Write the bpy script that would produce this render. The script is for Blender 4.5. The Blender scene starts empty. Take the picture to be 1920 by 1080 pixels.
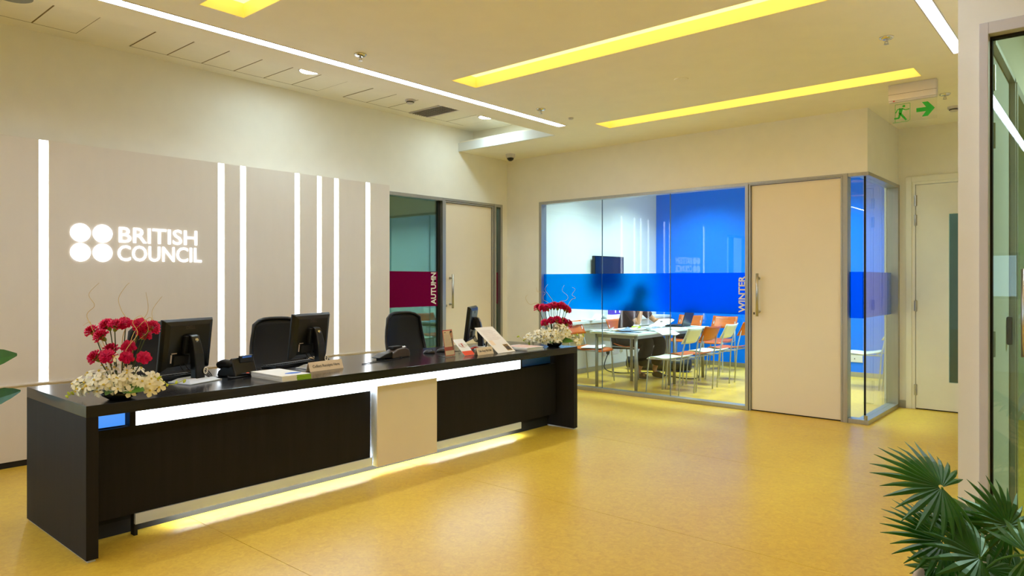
import bpy, bmesh, math, random
from mathutils import Vector, Matrix
random.seed(7)
PI = math.pi
scn = bpy.context.scene
COL = scn.collection

# ------------------------------------------------------------------ camera, world, exposure
TH = math.atan2(1131, 1311)                       # camera looks this far to the left of +Y
CR = Vector((math.cos(TH), math.sin(TH), 0))      # camera right
CF = Vector((-math.sin(TH), math.cos(TH), 0))     # camera forward
UP = Vector((0, 0, 1))
cam = bpy.data.cameras.new('camera')
cam.sensor_width = 36.0
cam.lens = 36.0 * 1311 / 1920
cam.shift_y = -14 / 1920
cam.clip_start = 0.05
co = bpy.data.objects.new('camera', cam)
COL.objects.link(co)
co.location = (0, 0, 1.38)
co.rotation_euler = (PI / 2, 0, TH)
scn.camera = co

w = bpy.data.worlds.new('daylight')
scn.world = w
w.use_nodes = True
w.node_tree.nodes['Background'].inputs[0].default_value = (0.62, 0.80, 1.0, 1)
w.node_tree.nodes['Background'].inputs[1].default_value = 1.2

scn.view_settings.view_transform = 'Standard'
scn.view_settings.look = 'None'
scn.view_settings.exposure = 1.22
scn.view_settings.gamma = 1.0
scn.view_settings.use_curve_mapping = False
scn.cycles.max_bounces = 10
scn.cycles.diffuse_bounces = 5
scn.cycles.transparent_max_bounces = 24
scn.cycles.sample_clamp_indirect = 6.0

E_STRIP = 12.0       # ceiling line lights
E_SLOT = 1.3        # yellow light troughs
E_WALL = 3.2        # vertical slots of the logo wall
E_DESK = 4.5        # light box in the counter
E_FLOORLED = 36.0
E_DOWN = 48.0       # downlights over the counter
P_ROOM = 17.0       # each ceiling light of the meeting room, W


def area(name, loc, sx, sy, power, color=(1, 1, 1), rot=(0, 0, 0), spread=PI):
    d = bpy.data.lights.new(name, 'AREA')
    d.shape = 'RECTANGLE'
    d.size, d.size_y = sx, sy
    d.energy = power
    d.color = color
    d.spread = spread
    o = bpy.data.objects.new(name, d)
    COL.objects.link(o)
    o.location = loc
    o.rotation_euler = rot
    return o


for lx in (-5.0, -3.0):
    for ly in (8.3, 9.8):
        area('meeting_room_light', (lx, ly, 2.97), 0.6, 0.6, P_ROOM, (0.74, 1.0, 0.96), spread=2.3)
area('autumn_room_light', (-8.2, 5.2, 2.9), 0.6, 0.6, 6.0, (0.8, 1.0, 0.95))
area('glass_office_light', (0.9, 5.6, 2.85), 0.6, 1.2, 30.0, (0.9, 1.0, 0.95))

# ------------------------------------------------------------------ materials


def lin(c):
    return tuple(((v / 255) / 12.92 if v / 255 <= 0.04045 else ((v / 255 + 0.055) / 1.055) ** 2.4) for v in c)


def pm(name, rgb, rough=0.5, metal=0.0, var=0.0, scale=20.0, bump=0.0, stretch=None, spec=0.5, emit=0.0, trans=0.0, coat=0.0):
    """A procedural principled material: noise-driven colour variation and fine relief."""
    m = bpy.data.materials.new(name)
    m.use_nodes = True
    nt = m.node_tree
    b = nt.nodes['Principled BSDF']
    c = lin(rgb)
    b.inputs['Base Color'].default_value = (*c, 1)
    b.inputs['Roughness'].default_value = rough
    b.inputs['Metallic'].default_value = metal
    b.inputs['Specular IOR Level'].default_value = spec
    if coat:
        b.inputs['Coat Weight'].default_value = coat
        b.inputs['Coat Roughness'].default_value = 0.1
    if trans:
        b.inputs['Transmission Weight'].default_value = trans
    if emit:
        b.inputs['Emission Color'].default_value = (*c, 1)
        b.inputs['Emission Strength'].default_value = emit
    if var or bump:
        tc = nt.nodes.new('ShaderNodeTexCoord')
        mp = nt.nodes.new('ShaderNodeMapping')
        if stretch:
            mp.inputs['Scale'].default_value = stretch
        nz = nt.nodes.new('ShaderNodeTexNoise')
        nz.inputs['Scale'].default_value = scale
        nz.inputs['Detail'].default_value = 5
        nt.links.new(tc.outputs['Object'], mp.inputs[0])
        nt.links.new(mp.outputs[0], nz.inputs['Vector'])
        if var:
            r = nt.nodes.new('ShaderNodeMapRange')
            r.inputs['From Min'].default_value = 0.3
            r.inputs['From Max'].default_value = 0.7
            r.inputs['To Min'].default_value = 1 - var
            r.inputs['To Max'].default_value = 1 + var
            mx = nt.nodes.new('ShaderNodeVectorMath')
            mx.operation = 'SCALE'
            mx.inputs[0].default_value = c
            nt.links.new(nz.outputs[0], r.inputs[0])
            nt.links.new(r.outputs[0], mx.inputs['Scale'])
            nt.links.new(mx.outputs[0], b.inputs['Base Color'])
        if bump:
            bp = nt.nodes.new('ShaderNodeBump')
            bp.inputs['Strength'].default_value = bump
            bp.inputs['Distance'].default_value = 0.002
            nt.links.new(nz.outputs[0], bp.inputs['Height'])
            nt.links.new(bp.outputs[0], b.inputs['Normal'])
    return m


def emission(name, rgb, strength):
    m = bpy.data.materials.new(name)
    m.use_nodes = True
    nt = m.node_tree
    nt.nodes.clear()
    o = nt.nodes.new('ShaderNodeOutputMaterial')
    e = nt.nodes.new('ShaderNodeEmission')
    e.inputs[0].default_value = (*lin(rgb), 1)
    e.inputs[1].default_value = strength
    nt.links.new(e.outputs[0], o.inputs[0])
    return m


def glass(name, tint=(1, 1, 1), f0=0.04, spec=(1, 1, 1)):
    """Clear architectural glass: Schlick mix of transparent and mirror."""
    m = bpy.data.materials.new(name)
    m.use_nodes = True
    nt = m.node_tree
    nt.nodes.clear()
    o = nt.nodes.new('ShaderNodeOutputMaterial')
    t = nt.nodes.new('ShaderNodeBsdfTransparent')
    t.inputs[0].default_value = (*tint, 1)
    g = nt.nodes.new('ShaderNodeBsdfGlossy')
    g.inputs['Color'].default_value = (*spec, 1)
    g.inputs['Roughness'].default_value = 0.0
    lw = nt.nodes.new('ShaderNodeLayerWeight')
    lw.inputs[0].default_value = 0.5
    p = nt.nodes.new('ShaderNodeMath')
    p.operation = 'POWER'
    p.inputs[1].default_value = 5
    r = nt.nodes.new('ShaderNodeMapRange')
    r.inputs['To Min'].default_value = f0
    r.inputs['To Max'].default_value = 1.0
    mx = nt.nodes.new('ShaderNodeMixShader')
    nt.links.new(lw.outputs['Facing'], p.inputs[0])
    nt.links.new(p.outputs[0], r.inputs[0])
    nt.links.new(r.outputs[0], mx.inputs[0])
    nt.links.new(t.outputs[0], mx.inputs[1])
    nt.links.new(g.outputs[0], mx.inputs[2])
    nt.links.new(mx.outputs[0], o.inputs[0])
    return m


def film(name, rgb, trans_rgb, k=0.6):
    """Translucent vinyl stuck on glass: matte colour over a blurred see-through."""
    m = bpy.data.materials.new(name)
    m.use_nodes = True
    nt = m.node_tree
    nt.nodes.clear()
    o = nt.nodes.new('ShaderNodeOutputMaterial')
    d = nt.nodes.new('ShaderNodeBsdfDiffuse')
    d.inputs[0].default_value = (*lin(rgb), 1)
    r = nt.nodes.new('ShaderNodeBsdfRefraction')
    r.inputs['Color'].default_value = (*trans_rgb, 1)
    r.inputs['Roughness'].default_value = 0.27
    r.inputs['IOR'].default_value = 1.35
    mx = nt.nodes.new('ShaderNodeMixShader')
    mx.inputs[0].default_value = k
    nt.links.new(d.outputs[0], mx.inputs[1])
    nt.links.new(r.outputs[0], mx.inputs[2])
    nt.links.new(mx.outputs[0], o.inputs[0])
    return m


def floor_mat():
    m = bpy.data.materials.new('yellow_linoleum')
    m.use_nodes = True
    nt = m.node_tree
    b = nt.nodes['Principled BSDF']
    tc = nt.nodes.new('ShaderNodeTexCoord')
    a = nt.nodes.new('ShaderNodeTexNoise')
    a.inputs['Scale'].default_value = 1.3
    a.inputs['Detail'].default_value = 3
    f = nt.nodes.new('ShaderNodeTexNoise')
    f.inputs['Scale'].default_value = 26
    f.inputs['Detail'].default_value = 8
    f.inputs['Roughness'].default_value = 0.7
    f.inputs['Distortion'].default_value = 1.2
    for n in (a, f):
        nt.links.new(tc.outputs['Object'], n.inputs['Vector'])
    ad = nt.nodes.new('ShaderNodeMath')
    ad.operation = 'MULTIPLY_ADD'
    ad.inputs[1].default_value = 0.35
    nt.links.new(a.outputs[0], ad.inputs[0])
    nt.links.new(f.outputs[0], ad.inputs[2])
    cr = nt.nodes.new('ShaderNodeValToRGB')
    cr.color_ramp.elements[0].position = 0.45
    cr.color_ramp.elements[0].color = (*lin((214, 165, 46)), 1)
    cr.color_ramp.elements[1].position = 0.9
    cr.color_ramp.elements[1].color = (*lin((239, 203, 76)), 1)
    nt.links.new(ad.outputs[0], cr.inputs[0])
    nt.links.new(cr.outputs[0], b.inputs['Base Color'])
    rr = nt.nodes.new('ShaderNodeMapRange')
    rr.inputs['To Min'].default_value = 0.24
    rr.inputs['To Max'].default_value = 0.40
    nt.links.new(f.outputs[0], rr.inputs[0])
    nt.links.new(rr.outputs[0], b.inputs['Roughness'])
    bp = nt.nodes.new('ShaderNodeBump')
    bp.inputs['Strength'].default_value = 0.06
    bp.inputs['Distance'].default_value = 0.002
    nt.links.new(f.outputs[0], bp.inputs['Height'])
    nt.links.new(bp.outputs[0], b.inputs['Normal'])
    return m


M = {}
M['floor'] = floor_mat()
M['cream'] = pm('cream_paint', (246, 242, 230), 0.6, var=0.015, scale=6, bump=0.05)
M['ceil'] = pm('ceiling_paint', (248, 243, 226), 0.75, var=0.015, scale=5)
M['white'] = pm('white_paint', (226, 230, 230), 0.6, var=0.01, scale=6)
M['blue'] = pm('blue_paint', (0, 118, 250), 0.8, spec=0.15, var=0.015, scale=5)
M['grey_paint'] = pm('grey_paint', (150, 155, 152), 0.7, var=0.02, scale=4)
M['green_paint'] = pm('pale_green_paint', (182, 196, 176), 0.7, var=0.02, scale=4)
M['panel'] = pm('laminate_beige', (238, 230, 220), 0.45, var=0.012, scale=3, stretch=(1, 4, 1))
M['door'] = pm('cream_laminate', (246, 232, 206), 0.42, var=0.01, scale=3)
M['alu'] = pm('aluminium', (176, 174, 168), 0.38, 0.75, var=0.04, scale=60, stretch=(1, 1, 0.05))
M['steel'] = pm('brushed_steel', (190, 188, 182), 0.28, 0.95, var=0.05, scale=80)
M['chairleg'] = pm('satin_chrome', (176, 178, 180), 0.35, 0.35, var=0.03)
M['joint'] = pm('grey_silicone', (96, 112, 124), 0.5, var=0.03)
M['chrome'] = pm('chrome', (220, 220, 220), 0.1, 1.0, var=0.02)
M['silver'] = pm('silver_skirting', (222, 230, 240), 0.4, 0.1, var=0.03, scale=40, stretch=(1, 0.05, 1))
M['wenge'] = pm('wenge_wood', (37, 34, 33), 0.55, spec=0.12, var=0.12, scale=30, stretch=(1, 1, 0.06), bump=0.05)
M['wenge_h'] = pm('wenge_wood_top', (34, 33, 34), 0.17, spec=0.35, var=0.25, scale=30, stretch=(1, 0.06, 1), bump=0.03)
M['acrylic'] = pm('blue_acrylic', (60, 120, 205), 0.25, var=0.02)
M['acrylic_glow'] = pm('blue_acrylic_painted_glow', (64, 128, 215), 0.25, var=0.02, emit=0.6)  # same acrylic, light on the left niche put in as emission
M['black'] = pm('black_plastic', (10, 10, 11), 0.3, var=0.1, scale=80)
M['blackm'] = pm('black_matte_plastic', (14, 14, 15), 0.55, var=0.1, scale=80)
M['mesh'] = pm('black_mesh_fabric', (8, 8, 9), 0.6, var=0.35, scale=260, bump=0.3)
M['gap'] = pm('dark_gap', (30, 27, 22), 0.8, var=0.05)
M['ceilgap'] = pm('ceiling_joint', (128, 108, 66), 0.8, var=0.05)
M['seam'] = pm('floor_seam', (150, 112, 40), 0.6, var=0.05)
M['strip'] = emission('line_light_diffuser', (222, 235, 255), E_STRIP)
M['wallstrip'] = emission('wall_slot_diffuser', (240, 248, 255), E_WALL)
M['sign'] = emission('backlit_letter', (255, 255, 255), 1.3)
M['deskbox'] = emission('counter_light_box', (232, 246, 255), E_DESK)
M['led'] = emission('led_tape', (228, 244, 255), E_FLOORLED)
M['slot'] = emission('yellow_diffuser', (255, 205, 118), E_SLOT)
M['slotside'] = pm('yellow_gloss_paint', (255, 246, 170), 0.4, var=0.01)
M['down'] = emission('downlight_lens', (224, 248, 255), E_DOWN)
M['glass'] = glass('clear_glass', (0.96, 0.99, 0.98), 0.028)
M['glass_t'] = glass('tinted_glass', (0.62, 0.80, 0.74), 0.16, (0.72, 1.0, 0.92))
M['glass_g'] = glass('green_glass', (0.74, 0.86, 0.79), 0.06)
M['glass_d'] = glass('door_glass', (0.45, 0.60, 0.52), 0.06)
M['film_b'] = film('blue_film', (0, 112, 255), (0.0, 0.58, 1.0), 0.82)
M['film_r'] = film('maroon_film', (142, 16, 78), (0.16, 0.01, 0.05), 0.3)
M['letter'] = pm('white_vinyl', (246, 240, 232), 0.5, var=0.01)
M['orange'] = pm('orange_beech', (192, 92, 14), 0.35, var=0.10, scale=25, stretch=(1, 0.08, 1))
M['chairwhite'] = pm('white_laminate', (228, 230, 214), 0.35, var=0.01)
M['tabletop'] = pm('table_laminate', (226, 236, 234), 0.35, var=0.01)
M['tableleg'] = pm('grey_powder_coat', (150, 148, 142), 0.4, 0.4, var=0.02)
M['paper'] = pm('white_paper', (242, 243, 240), 0.7, var=0.02, scale=30)
M['paperb'] = pm('bluish_print', (120, 140, 170), 0.6, var=0.35, scale=50)
M['ink'] = pm('dark_ink', (70, 60, 58), 0.6, var=0.1)
M['inkl'] = pm('pale_print', (222, 204, 192), 0.6, var=0.1)
M['card'] = pm('peach_card', (246, 224, 194), 0.6, var=0.02)
M['red'] = pm('red_print', (196, 52, 48), 0.5, var=0.04)
M['redor'] = pm('orange_red_print', (236, 78, 36), 0.5, var=0.03)
M['lime'] = pm('lime_print', (140, 186, 28), 0.5, var=0.03)
M['bluep'] = pm('blue_print', (60, 120, 230), 0.5, var=0.03)
M['gold'] = pm('golden_photo_print', (170, 130, 50), 0.5, var=0.5, scale=60)
M['skinprint'] = pm('portrait_print', (206, 140, 96), 0.6, var=0.08, scale=60)
M['pinkp'] = pm('pink_print', (236, 200, 190), 0.6, var=0.1)
M['magenta'] = pm('carnation_petal', (230, 14, 92), 0.55, var=0.15, scale=90)
M['calyx'] = pm('calyx_green', (120, 140, 44), 0.5, var=0.15, scale=60)
M['stem'] = pm('stem_green', (64, 78, 36), 0.5, var=0.15, scale=40)
M['orchid'] = pm('orchid_petal', (252, 248, 222), 0.5, var=0.04, scale=50)
M['orchidy'] = pm('orchid_centre', (234, 208, 84), 0.5, var=0.1, scale=60)
M['bud'] = pm('orchid_bud', (186, 200, 50), 0.45, var=0.1)
M['leaf'] = pm('deep_green_leaf', (40, 92, 24), 0.35, var=0.25, scale=14)
M['leafl'] = pm('fresh_green_leaf', (70, 122, 34), 0.38, var=0.25, scale=14)
M['palm'] = pm('palm_leaf', (38, 92, 14), 0.36, var=0.3, scale=9)
M['twig'] = pm('pale_willow_twig', (214, 186, 126), 0.6, var=0.1)
M['bowl'] = pm('dark_glazed_bowl', (22, 28, 26), 0.12, var=0.1)
M['pot'] = pm('beige_ceramic', (200, 180, 158), 0.4, var=0.04)
M['soil'] = pm('dark_soil', (40, 30, 22), 0.9, var=0.4, scale=40, bump=0.5)
M['taupe'] = pm('taupe_plastic', (92, 82, 76), 0.4, var=0.05)
M['skin'] = pm('skin', (176, 124, 88), 0.5, var=0.05, scale=30)
M['hair'] = pm('black_hair', (16, 13, 12), 0.45, var=0.3, scale=60, stretch=(1, 1, 0.1))
M['shirt'] = pm('dark_purple_cloth', (62, 36, 48), 0.8, var=0.12, scale=40, bump=0.2)
M['trouser'] = pm('black_cloth', (30, 28, 28), 0.85, var=0.15, scale=50, bump=0.2)
M['shoe'] = pm('brown_leather', (70, 46, 30), 0.5, var=0.1)
M['bag'] = pm('black_nylon', (26, 26, 28), 0.6, var=0.2, scale=60, bump=0.3)
M['screen'] = pm('dark_screen', (16, 18, 40), 0.15, var=0.05)
M['purple'] = pm('purple_print', (80, 50, 190), 0.5, var=0.1)
M['green'] = pm('exit_green', (20, 168, 36), 0.4, var=0.02)
M['acry'] = glass('clear_acrylic', (0.97, 0.97, 0.96), 0.05)
M['limebox'] = pm('lime_plastic', (200, 214, 40), 0.4, var=0.03)
M['dome'] = pm('smoked_dome', (22, 20, 22), 0.1, var=0.02)
M['frame_lav'] = pm('pale_powder_coat', (214, 208, 208), 0.45, var=0.01)

# ------------------------------------------------------------------ mesh helpers


class MB:
    def __init__(s):
        s.v, s.f, s.m = [], [], []

    def add(s, vs, fs, m=0):
        n = len(s.v)
        s.v += [Vector(p) for p in vs]
        s.f += [tuple(i + n for i in f) for f in fs]
        s.m += [m] * len(fs)
        return s

    def box(s, x0, x1, y0, y1, z0, z1, m=0):
        x0, x1 = min(x0, x1), max(x0, x1)
        y0, y1 = min(y0, y1), max(y0, y1)
        z0, z1 = min(z0, z1), max(z0, z1)
        return s.add([(x0, y0, z0), (x1, y0, z0), (x1, y1, z0), (x0, y1, z0), (x0, y0, z1), (x1, y0, z1), (x1, y1, z1), (x0, y1, z1)],
                     [(3, 2, 1, 0), (4, 5, 6, 7), (0, 1, 5, 4), (1, 2, 6, 5), (2, 3, 7, 6), (3, 0, 4, 7)], m)

    def prism(s, poly, z0, z1, m=0):
        n = len(poly)
        ar = sum(poly[i][0] * poly[(i + 1) % n][1] - poly[(i + 1) % n][0] * poly[i][1] for i in range(n))
        if ar < 0:
            poly = poly[::-1]
        vs = [(p[0], p[1], z0) for p in poly] + [(p[0], p[1], z1) for p in poly]
        fs = [tuple(range(n - 1, -1, -1)), tuple(range(n, 2 * n))]
        fs += [(i, (i + 1) % n, n + (i + 1) % n, n + i) for i in range(n)]
        return s.add(vs, fs, m)

    def tube(s, pts, r, n=8, m=0, cap=True):
        pts = [Vector(p) for p in pts]
        k = len(pts)
        rs = r if isinstance(r, (list, tuple)) else [r] * k
        t0 = (pts[1] - pts[0]).normalized()
        u = t0.orthogonal().normalized()
        vs, fs = [], []
        for i, p in enumerate(pts):
            t = (pts[min(i + 1, k - 1)] - pts[max(i - 1, 0)])
            t = t.normalized() if t.length > 1e-9 else t0
            u = (u - t * u.dot(t))
            u = u.normalized() if u.length > 1e-6 else t.orthogonal().normalized()
            b = t.cross(u)
            for j in range(n):
                a = 2 * PI * j / n
                vs.append(p + (u * math.cos(a) + b * math.sin(a)) * rs[i])
        for i in range(k - 1):
            for j in range(n):
                j2 = (j + 1) % n
                fs.append((i * n + j, i * n + j2, (i + 1) * n + j2, (i + 1) * n + j))
        if cap:
            fs.append(tuple(range(n - 1, -1, -1)))
            fs.append(tuple((k - 1) * n + j for j in range(n)))
        return s.add(vs, fs, m)

    def lathe(s, prof, c=(0, 0, 0), n=24, m=0, cap=True):
        vs, fs = [], []
        for (r, z) in prof:
            for j in range(n):
                a = 2 * PI * j / n
                vs.append((c[0] + r * math.cos(a), c[1] + r * math.sin(a), c[2] + z))
        k = len(prof)
        for i in range(k - 1):
            for j in range(n):
                j2 = (j + 1) % n
                fs.append((i * n + j, i * n + j2, (i + 1) * n + j2, (i + 1) * n + j))
        if cap:
            fs.append(tuple(range(n - 1, -1, -1)))
            fs.append(tuple((k - 1) * n + j for j in range(n)))
        return s.add(vs, fs, m)

    def sheet(s, fn, nu, nv, th, m=0):
        """A curved sheet fn(u,v)->point with thickness th along its normal."""
        top, bot = [], []
        for i in range(nu + 1):
            for j in range(nv + 1):
                u, v = i / nu, j / nv
                p = Vector(fn(u, v))
                e = 1e-3
                du = Vector(fn(min(u + e, 1), v)) - Vector(fn(max(u - e, 0), v))
                dv = Vector(fn(u, min(v + e, 1))) - Vector(fn(u, max(v - e, 0)))
                nn = du.cross(dv)
                nn = nn.normalized() if nn.length > 1e-12 else Vector((0, 0, 1))
                top.append(p + nn * th / 2)
                bot.append(p - nn * th / 2)
        N = (nu + 1) * (nv + 1)
        idx = lambda i, j: i * (nv + 1) + j
        fs = []
        for i in range(nu):
            for j in range(nv):
                a, b, c, d = idx(i, j), idx(i + 1, j), idx(i + 1, j + 1), idx(i, j + 1)
                fs.append((a, b, c, d))
                fs.append((N + d, N + c, N + b, N + a))
        for i in range(nu):
            fs.append((idx(i + 1, 0), idx(i, 0), N + idx(i, 0), N + idx(i + 1, 0)))
            fs.append((idx(i, nv), idx(i + 1, nv), N + idx(i + 1, nv), N + idx(i, nv)))
        for j in range(nv):
            fs.append((idx(0, j), idx(0, j + 1), N + idx(0, j + 1), N + idx(0, j)))
            fs.append((idx(nu, j + 1), idx(nu, j), N + idx(nu, j), N + idx(nu, j + 1)))
        return s.add(top + bot, fs, m)

    def ball(s, c, r, n=10, k=6, m=0):
        rx, ry, rz = r if isinstance(r, (list, tuple)) else (r, r, r)
        vs, fs = [(c[0], c[1], c[2] - rz)], []
        for i in range(1, k):
            ph = -PI / 2 + PI * i / k
            for j in range(n):
                a = 2 * PI * j / n
                vs.append((c[0] + rx * math.cos(ph) * math.cos(a), c[1] + ry * math.cos(ph) * math.sin(a), c[2] + rz * math.sin(ph)))
        vs.append((c[0], c[1], c[2] + rz))
        L = len(vs) - 1
        for j in range(n):
            j2 = (j + 1) % n
            fs.append((0, 1 + j2, 1 + j))
            fs.append((L, L - n + j, L - n + j2))
            for i in range(k - 2):
                fs.append((1 + i * n + j, 1 + i * n + j2, 1 + (i + 1) * n + j2, 1 + (i + 1) * n + j))
        return s.add(vs, fs, m)

    def xf(s, mat, start=0):
        for i in range(start, len(s.v)):
            s.v[i] = mat @ s.v[i]
        return s

    def mesh(s, name, mats, smooth=False):
        me = bpy.data.meshes.new(name)
        me.from_pydata([tuple(p) for p in s.v], [], s.f)
        for mm in (mats if isinstance(mats, (list, tuple)) else [mats]):
            me.materials.append(M[mm] if isinstance(mm, str) else mm)
        if max(s.m, default=0) > 0:
            me.polygons.foreach_set('material_index', s.m)
        if smooth:
            me.polygons.foreach_set('use_smooth', [True] * len(me.polygons))
        me.update()
        return me

    def build(s, name, mats, parent=None, smooth=False, bevel=0.0, seg=2):
        if parent is not None:
            wl = wloc(parent)
            if wl.length > 0:
                s.xf(Matrix.Translation(-wl))
        o = bpy.data.objects.new(name, s.mesh(name, mats, smooth))
        COL.objects.link(o)
        if parent is not None:
            o.parent = parent
        if bevel:
            b = o.modifiers.new('edge', 'BEVEL')
            b.width = bevel
            b.segments = seg
            b.limit_method = 'ANGLE'
            b.angle_limit = math.radians(40)
        return o


def wloc(o):
    v = Vector((0, 0, 0))
    while o is not None:
        v += o.location
        o = o.parent
    return v


def frame_mat(o, x, y):
    x, y = Vector(x).normalized(), Vector(y).normalized()
    z = x.cross(y).normalized()
    y = z.cross(x)
    return Matrix(((x.x, y.x, z.x, o[0]), (x.y, y.y, z.y, o[1]), (x.z, y.z, z.z, o[2]), (0, 0, 0, 1)))


def tag(o, label, cat, group=None, kind=None):
    o['label'] = label
    o['category'] = cat
    if group:
        o['group'] = group
    if kind:
        o['kind'] = kind
    return o


def thing(name, label, cat, loc=(0, 0, 0), group=None, kind=None):
    o = bpy.data.objects.new(name, None)
    o.empty_display_size = 0.1
    COL.objects.link(o)
    o.location = loc
    return tag(o, label, cat, group, kind)


def box(name, mats, x0, x1, y0, y1, z0, z1, parent=None, bevel=0.0):
    return MB().box(x0, x1, y0, y1, z0, z1).build(name, mats, parent, bevel=bevel)


def struct(name, mats, mb, label, cat):
    o = mb.build(name, mats)
    return tag(o, label, cat, kind='structure')


def dup(root, loc, rz=0.0, label=None, group=None, name=None):
    r = root.copy()
    COL.objects.link(r)
    r.location = loc
    r.rotation_euler = (0, 0, rz)
    if label:
        r['label'] = label
    if group:
        r['group'] = group

    def kids(src, dst):
        for ch in list(src.children):
            c = ch.copy()
            COL.objects.link(c)
            c.parent = dst
            kids(ch, c)
    kids(root, r)
    return r


def text_mesh(body, bold=0.0, ext=0.002):
    """Outlined text as mesh data with its lower left corner at 0,0; returns (mesh verts, faces, width, height)."""
    cu = bpy.data.curves.new('t', 'FONT')
    cu.body = body
    cu.size = 1.0
    cu.offset = bold
    cu.extrude = ext
    cu.resolution_u = 3
    ob = bpy.data.objects.new('t', cu)
    COL.objects.link(ob)
    dg = bpy.context.evaluated_depsgraph_get()
    me = bpy.data.meshes.new_from_object(ob.evaluated_get(dg))
    bpy.data.objects.remove(ob)
    vs = [v.co.copy() for v in me.vertices]
    fs = [tuple(p.vertices) for p in me.polygons]
    bpy.data.meshes.remove(me)
    return vs, fs


def put_text(name, body, mat, parent, origin, xd, yd, width, height, depth=0.004, bold=0.0, single=False):
    """Text scaled into width x height with its lower left at origin; single = one part per letter."""
    vs, fs = text_mesh(body, bold)
    x0, x1 = min(v.x for v in vs), max(v.x for v in vs)
    y0, y1 = min(v.y for v in vs), max(v.y for v in vs)
    z0, z1 = min(v.z for v in vs), max(v.z for v in vs)
    T = frame_mat(origin, xd, yd)

    def tr(v):
        return T @ Vector(((v.x - x0) / (x1 - x0) * width, (v.y - y0) / (y1 - y0) * height, (v.z - z0) / (z1 - z0) * depth))
    if not single:
        mb = MB()
        mb.add([tr(v) for v in vs], fs)
        return mb.build(name, mat, parent)
    for i in range(len(body)):
        if body[i] == ' ':
            continue
        a, fa = text_mesh(body[:i + 1], bold)
        g, fg = text_mesh(body[i], bold)
        r = max(v.x for v in a)
        gr = max(v.x for v in g)
        mb = MB()
        mb.add([tr(Vector((v.x - gr + r, v.y, v.z))) for v in g], fg)
        mb.build(name, mat, parent)


def holed(axis, a0, a1, b0, b1, t0, t1, holes, mb=None):
    """A slab with rectangular holes. axis z: a=x b=y t=z; axis x: a=y b=z t=x; axis y: a=x b=z t=y."""
    mb = mb or MB()
    ca = sorted({a0, a1, *[max(a0, min(a1, h[i])) for h in holes for i in (0, 1)]})
    cb = sorted({b0, b1, *[max(b0, min(b1, h[i])) for h in holes for i in (2, 3)]})
    for i in range(len(ca) - 1):
        j = 0
        while j < len(cb) - 1:
            def hole(jj):
                ma, mb_ = (ca[i] + ca[i + 1]) / 2, (cb[jj] + cb[jj + 1]) / 2
                return any(h[0] < ma < h[1] and h[2] < mb_ < h[3] for h in holes)
            if hole(j):
                j += 1
                continue
            k = j
            while k + 1 < len(cb) - 1 and not hole(k + 1):
                k += 1
            A, B = (ca[i], ca[i + 1]), (cb[j], cb[k + 1])
            if axis == 'z':
                mb.box(A[0], A[1], B[0], B[1], t0, t1)
            elif axis == 'x':
                mb.box(t0, t1, A[0], A[1], B[0], B[1])
            else:
                mb.box(A[0], A[1], t0, t1, B[0], B[1])
            j = k + 1
    return mb


# ------------------------------------------------------------------ the room shell
XL, YW, ZC, ZR = -6.36, 7.27, 3.03, 3.32
XE, YB = 4.5, -6.0          # unseen right and back walls
XS, YD = -1.79, 8.53        # side glass of the meeting room, wall with the white door
XPIL, YP = -0.493, 3.40     # near pillar

# floor: linoleum sheets with fine seams
fl = thing('floor', 'glossy mottled yellow linoleum floor', 'floor', kind='structure')
seams = [-6.0, -3.1, -1.45, 0.2, 1.86, 3.49, 5.15, 6.8, 8.45, 11.0]
for a, b in zip(seams[:-1], seams[1:]):
    box('linoleum_sheet', 'floor', -10.2, XE, a + 0.0015, b - 0.0015, -0.03, 0.0, fl)
box('seam_bed', 'seam', -10.2, XE, -6.0, 11.0, -0.05, -0.012, fl)

# ceiling with openings for recess, troughs and line lights
SLOTY = [(-0.16, 0.13), (1.94, 2.23), (4.04, 4.335), (6.14, 6.43)]
SX0, SX1 = -4.15, -1.18
holes = [(XL - 0.2, -4.82, YB, 6.351)]
holes += [(SX0, SX1, a, b) for a, b in SLOTY]
holes += [(-4.525, -4.425, -5.0, 6.01), (-0.895, -0.81, -5.0, 5.95)]
struct('ceiling', 'ceil', holed('z', XL - 0.14, XE, YB, YD + 0.1, ZC, 3.16, holes), 'flat cream plasterboard ceiling', 'ceiling')
mb = MB().box(XL - 0.14, -4.70, YB, 6.62, ZR, ZR + 0.1)          # raised ceiling of the recess
mb.box(-4.82, -4.70, YB, 6.62, 3.16, ZR)
mb.box(XL - 0.14, -4.70, 6.60, 6.72, 3.16, ZR + 0.1)
struct('ceiling_recess', 'ceil', mb, 'raised ceiling recess over the reception counter', 'ceiling')
box('recess_lip', 'white', XL, -4.82, 6.32, 6.35, ZC, 3.135, bpy.data.objects['ceiling'])
mb = MB().box(XL - 0.14, XE, YB, YD + 0.1, 3.6, 3.65)
struct('ceiling_slab', 'ceil', mb, 'concrete slab above the false ceiling', 'ceiling')

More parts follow.
